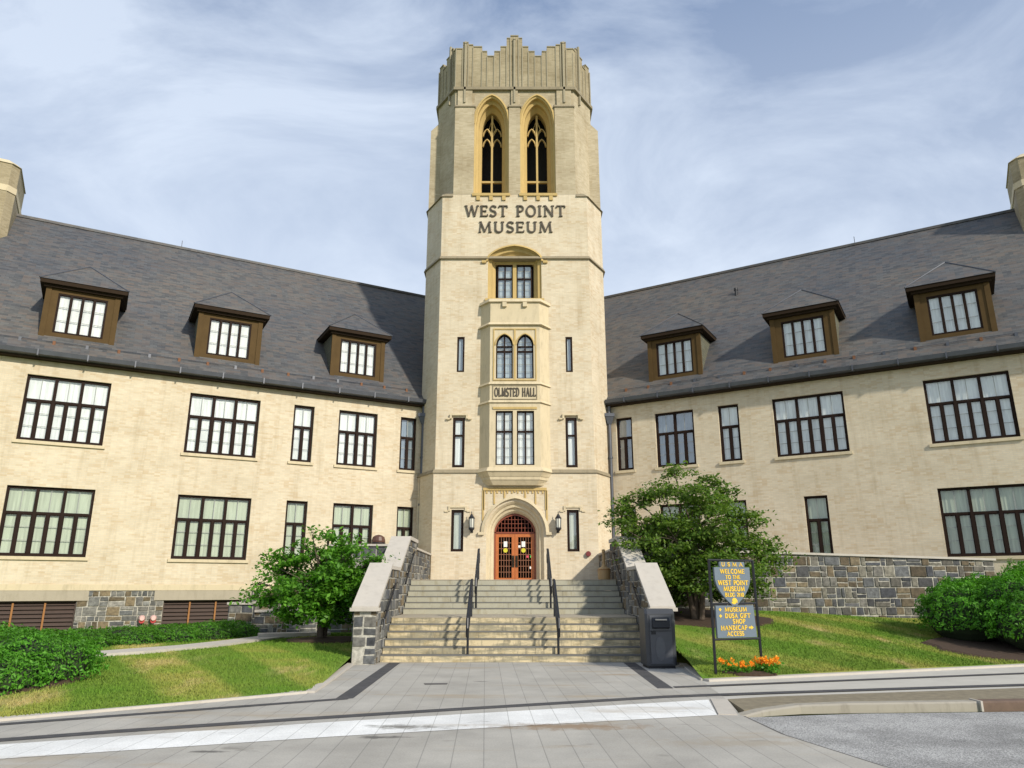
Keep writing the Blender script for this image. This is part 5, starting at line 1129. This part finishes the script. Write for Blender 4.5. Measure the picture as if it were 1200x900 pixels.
shrub('bush', 'large rounded green bush at the left edge of the left lawn', (-9.0, 13.6, .1), [(.45, 0, .3, 1.25, 1.3, .55), (-.4, -1.0, .3, 1.3, 1.3, .52), (-.9, .6, .35, 1.5, 1.4, .55), (-2.2, -.6, .35, 1.6, 1.5, .58), (-3.6, .6, .35, 1.8, 1.8, .6), (-1.0, -2.0, .25, 1.2, 1.0, .5), (.1, .9, .25, 1.1, 1.0, .5), (.6, -.9, .2, .8, .8, .42)], M['leafC'], .032, 80000, 21)
shrub('hedge', 'low dark green hedge row along the path below the louvred windows', (-9.3, 22.0, .1), [(.3, 2.3, .2, 1.0, 1.1, .42), (0, 1.2, .2, 1.1, 1.2, .4), (-.6, 0, .2, 1.1, 1.3, .4), (-1.1, -1.4, .2, 1.1, 1.3, .4), (-1.6, -2.8, .2, 1.1, 1.3, .42), (-2.8, -3.4, .2, 1.2, 1.2, .45), (-4.2, -4.0, .2, 1.4, 1.2, .5), (-5.8, -4.4, .2, 1.5, 1.2, .5), (-7.4, -5, .2, 1.5, 1.4, .5)], M['leafD'], .034, 60000, 22, 'hedge')
shrub('bush', 'big rounded green bush in front of the stone wall at the right edge', (12.95, 20.7, .2), [(-.4, .6, .75, 1.1, 1.2, .85), (.6, -.3, .85, 1.3, 1.3, 1.0), (1.7, .4, 1.05, 1.4, 1.4, 1.1), (.4, -1.2, .6, 1.2, 1.0, .8), (1.6, -1.2, .7, 1.3, 1.1, .95), (3.0, -.2, 1.0, 1.5, 1.5, 1.15), (4.4, .4, 1.0, 1.6, 1.5, 1.2), (2.8, -1.4, .6, 1.2, 1.1, .8), (.4, 1.6, .9, 1.2, 1.1, .9)], M['leafC'], .045, 80000, 23)
# mulch beds
def bed(cx, cy, rx, ry, zf, seed, name='mulch_bed'):
    R = random.Random(seed); pts = [(cx + rx * math.cos(a * math.pi / 12) * R.uniform(.92, 1.08), cy + ry * math.sin(a * math.pi / 12) * R.uniform(.92, 1.08)) for a in range(24)]
    mb = MB(); mb.loft([[(x, y, zf(x, y) - .03) for x, y in pts], [(cx + (x - cx) * .93, cy + (y - cy) * .93, zf(x, y) + .05) for x, y in pts], [(cx + (x - cx) * .5, cy + (y - cy) * .5, zf(cx + (x - cx) * .5, cy + (y - cy) * .5) + .07) for x, y in pts], [(cx + (x - cx) * .02, cy + (y - cy) * .02, zf(cx, cy) + .08) for x, y in pts]], True, True)
    mb.build(name, M['mulch'])['kind'] = 'structure'
bed(-5.2, 21.9, 1.25, 1.0, gz_left, 1); bed(5.6, 23.6, 2.3, 1.9, gz_right, 2); bed(13.6, 19.9, 3.0, 1.9, gz_right, 3); bed(-9.6, 13.2, 2.2, 2.3, gz_left, 5); bed(4.75, 15.72, .55, .22, gz_right, 4, 'flower_bed')
# flowers
Rf = random.Random(8); proto = None
for k in range(11):
    s = k / 10; x = 4.3 + s * 1.0 + Rf.uniform(-.03, .03); y = 15.62 + Rf.uniform(-.12, .12) + s * .15; z = gz_right(x, y) + .06
    place = 'leftmost' if k == 0 else ''
    lbl = 'small leafy plant with orange blossoms in the row below the sign'
    if proto is None:
        t = thing('flowering_plant', lbl, 'flower', (x, y, z), 'orange flowers planted below the sign'); base = np.array((x, y, z))
        n = 70; c_ = rng.normal(size=(n, 3)) * np.array((.06, .06, .04)) + base + np.array((0, 0, .08)); quads('foliage', c_, rng.normal(size=(n, 3)) + np.array((0, 0, .5)), rng.uniform(.025, .05, n), M['leafC'], t, .5, origin=tuple(base))
        cc_ = []; nn_ = []
        for q in range(7):
            p = rng.normal(size=3) * np.array((.07, .06, .03)) + base + np.array((0, 0, .17)); m_ = rng.normal(size=(22, 3)) * .018 + p; cc_.append(m_); nn_.append(rng.normal(size=(22, 3)))
        quads('blossom', np.concatenate(cc_), np.concatenate(nn_), rng.uniform(.014, .026, 154), M['petal'], t, .7, origin=tuple(base)); proto = t
    else:
        c_ = copy_thing(proto, (x, y, z), lbl); c_.rotation_euler = (0, 0, Rf.uniform(0, 6)); q = Rf.uniform(.6, 1.0) * (1.25 if k > 6 else .9); c_.scale = (q, q, q * 1.05)
# grass blades
def blades(name, n, sampler, zf, h):
    P = sampler(n); z = np.array([zf(a, b) for a, b in P]); C0 = np.column_stack([P, z]); n = len(C0)
    ang = rng.uniform(0, 6.28, n); hh = rng.uniform(.5, 1.2, n) * h; wv = np.column_stack([np.cos(ang), np.sin(ang), np.zeros(n)]) * .009; lean = rng.normal(size=(n, 3)) * np.array((.4, .4, 0)) * h; lean[:, 2] = hh
    V = np.stack([C0 - wv, C0 + wv, C0 + lean], 1).reshape(-1, 3); me = bpy.data.meshes.new(name); me.vertices.add(3 * n); me.vertices.foreach_set('co', V.ravel()); me.loops.add(3 * n); me.loops.foreach_set('vertex_index', np.arange(3 * n)); me.polygons.add(n)
    me.polygons.foreach_set('loop_start', np.arange(0, 3 * n, 3)); me.polygons.foreach_set('loop_total', np.full(n, 3)); me.update(); me.validate(); me.materials.append(M['lawnblade'])
    o = bpy.data.objects.new(name, me); COL.objects.link(o); o['kind'] = 'stuff'; return o
lb = ground_grass(); lb.name = 'lawn_blades'; M['lawnblade'] = lb
mb = MB(); mb.box(Frame((-7.3, 23.0, 0), (.93, .36, 0), (-.36, .93, 0)), -.2, 1.9, 0, .5, .1, .42); tag(mb.build('concrete_block', M['coping'], fix=True), 'low concrete block beside the path before the stone pier', 'concrete block')
def s_right(n):
    x = 3.8 + 12 * rng.random(n) ** 1.1; f = 15.1 + .36 * (x - 3.6) + .12; y = f + (25.4 - f) * rng.random(n) ** 1.3; return np.column_stack([x, y])
def s_left(n):
    y = 9.5 + 15.5 * rng.random(n) ** 1.2; xr = np.array([xrl(v) for v in y]) - .05; x = xr - rng.random(n) * 7; P = np.column_stack([x, y])
    d = np.min([np.hypot(P[:, 0] - a, P[:, 1] - b) for a, b in np.column_stack([np.interp(np.linspace(0, 6, 60), range(7), [p[0] for p in pathp]), np.interp(np.linspace(0, 6, 60), range(7), [p[1] for p in pathp])])], axis=0)
    return P[d > .52]
blades('grass', 90000, s_right, gz_right, .045); blades('grass', 90000, s_left, gz_left, .045)
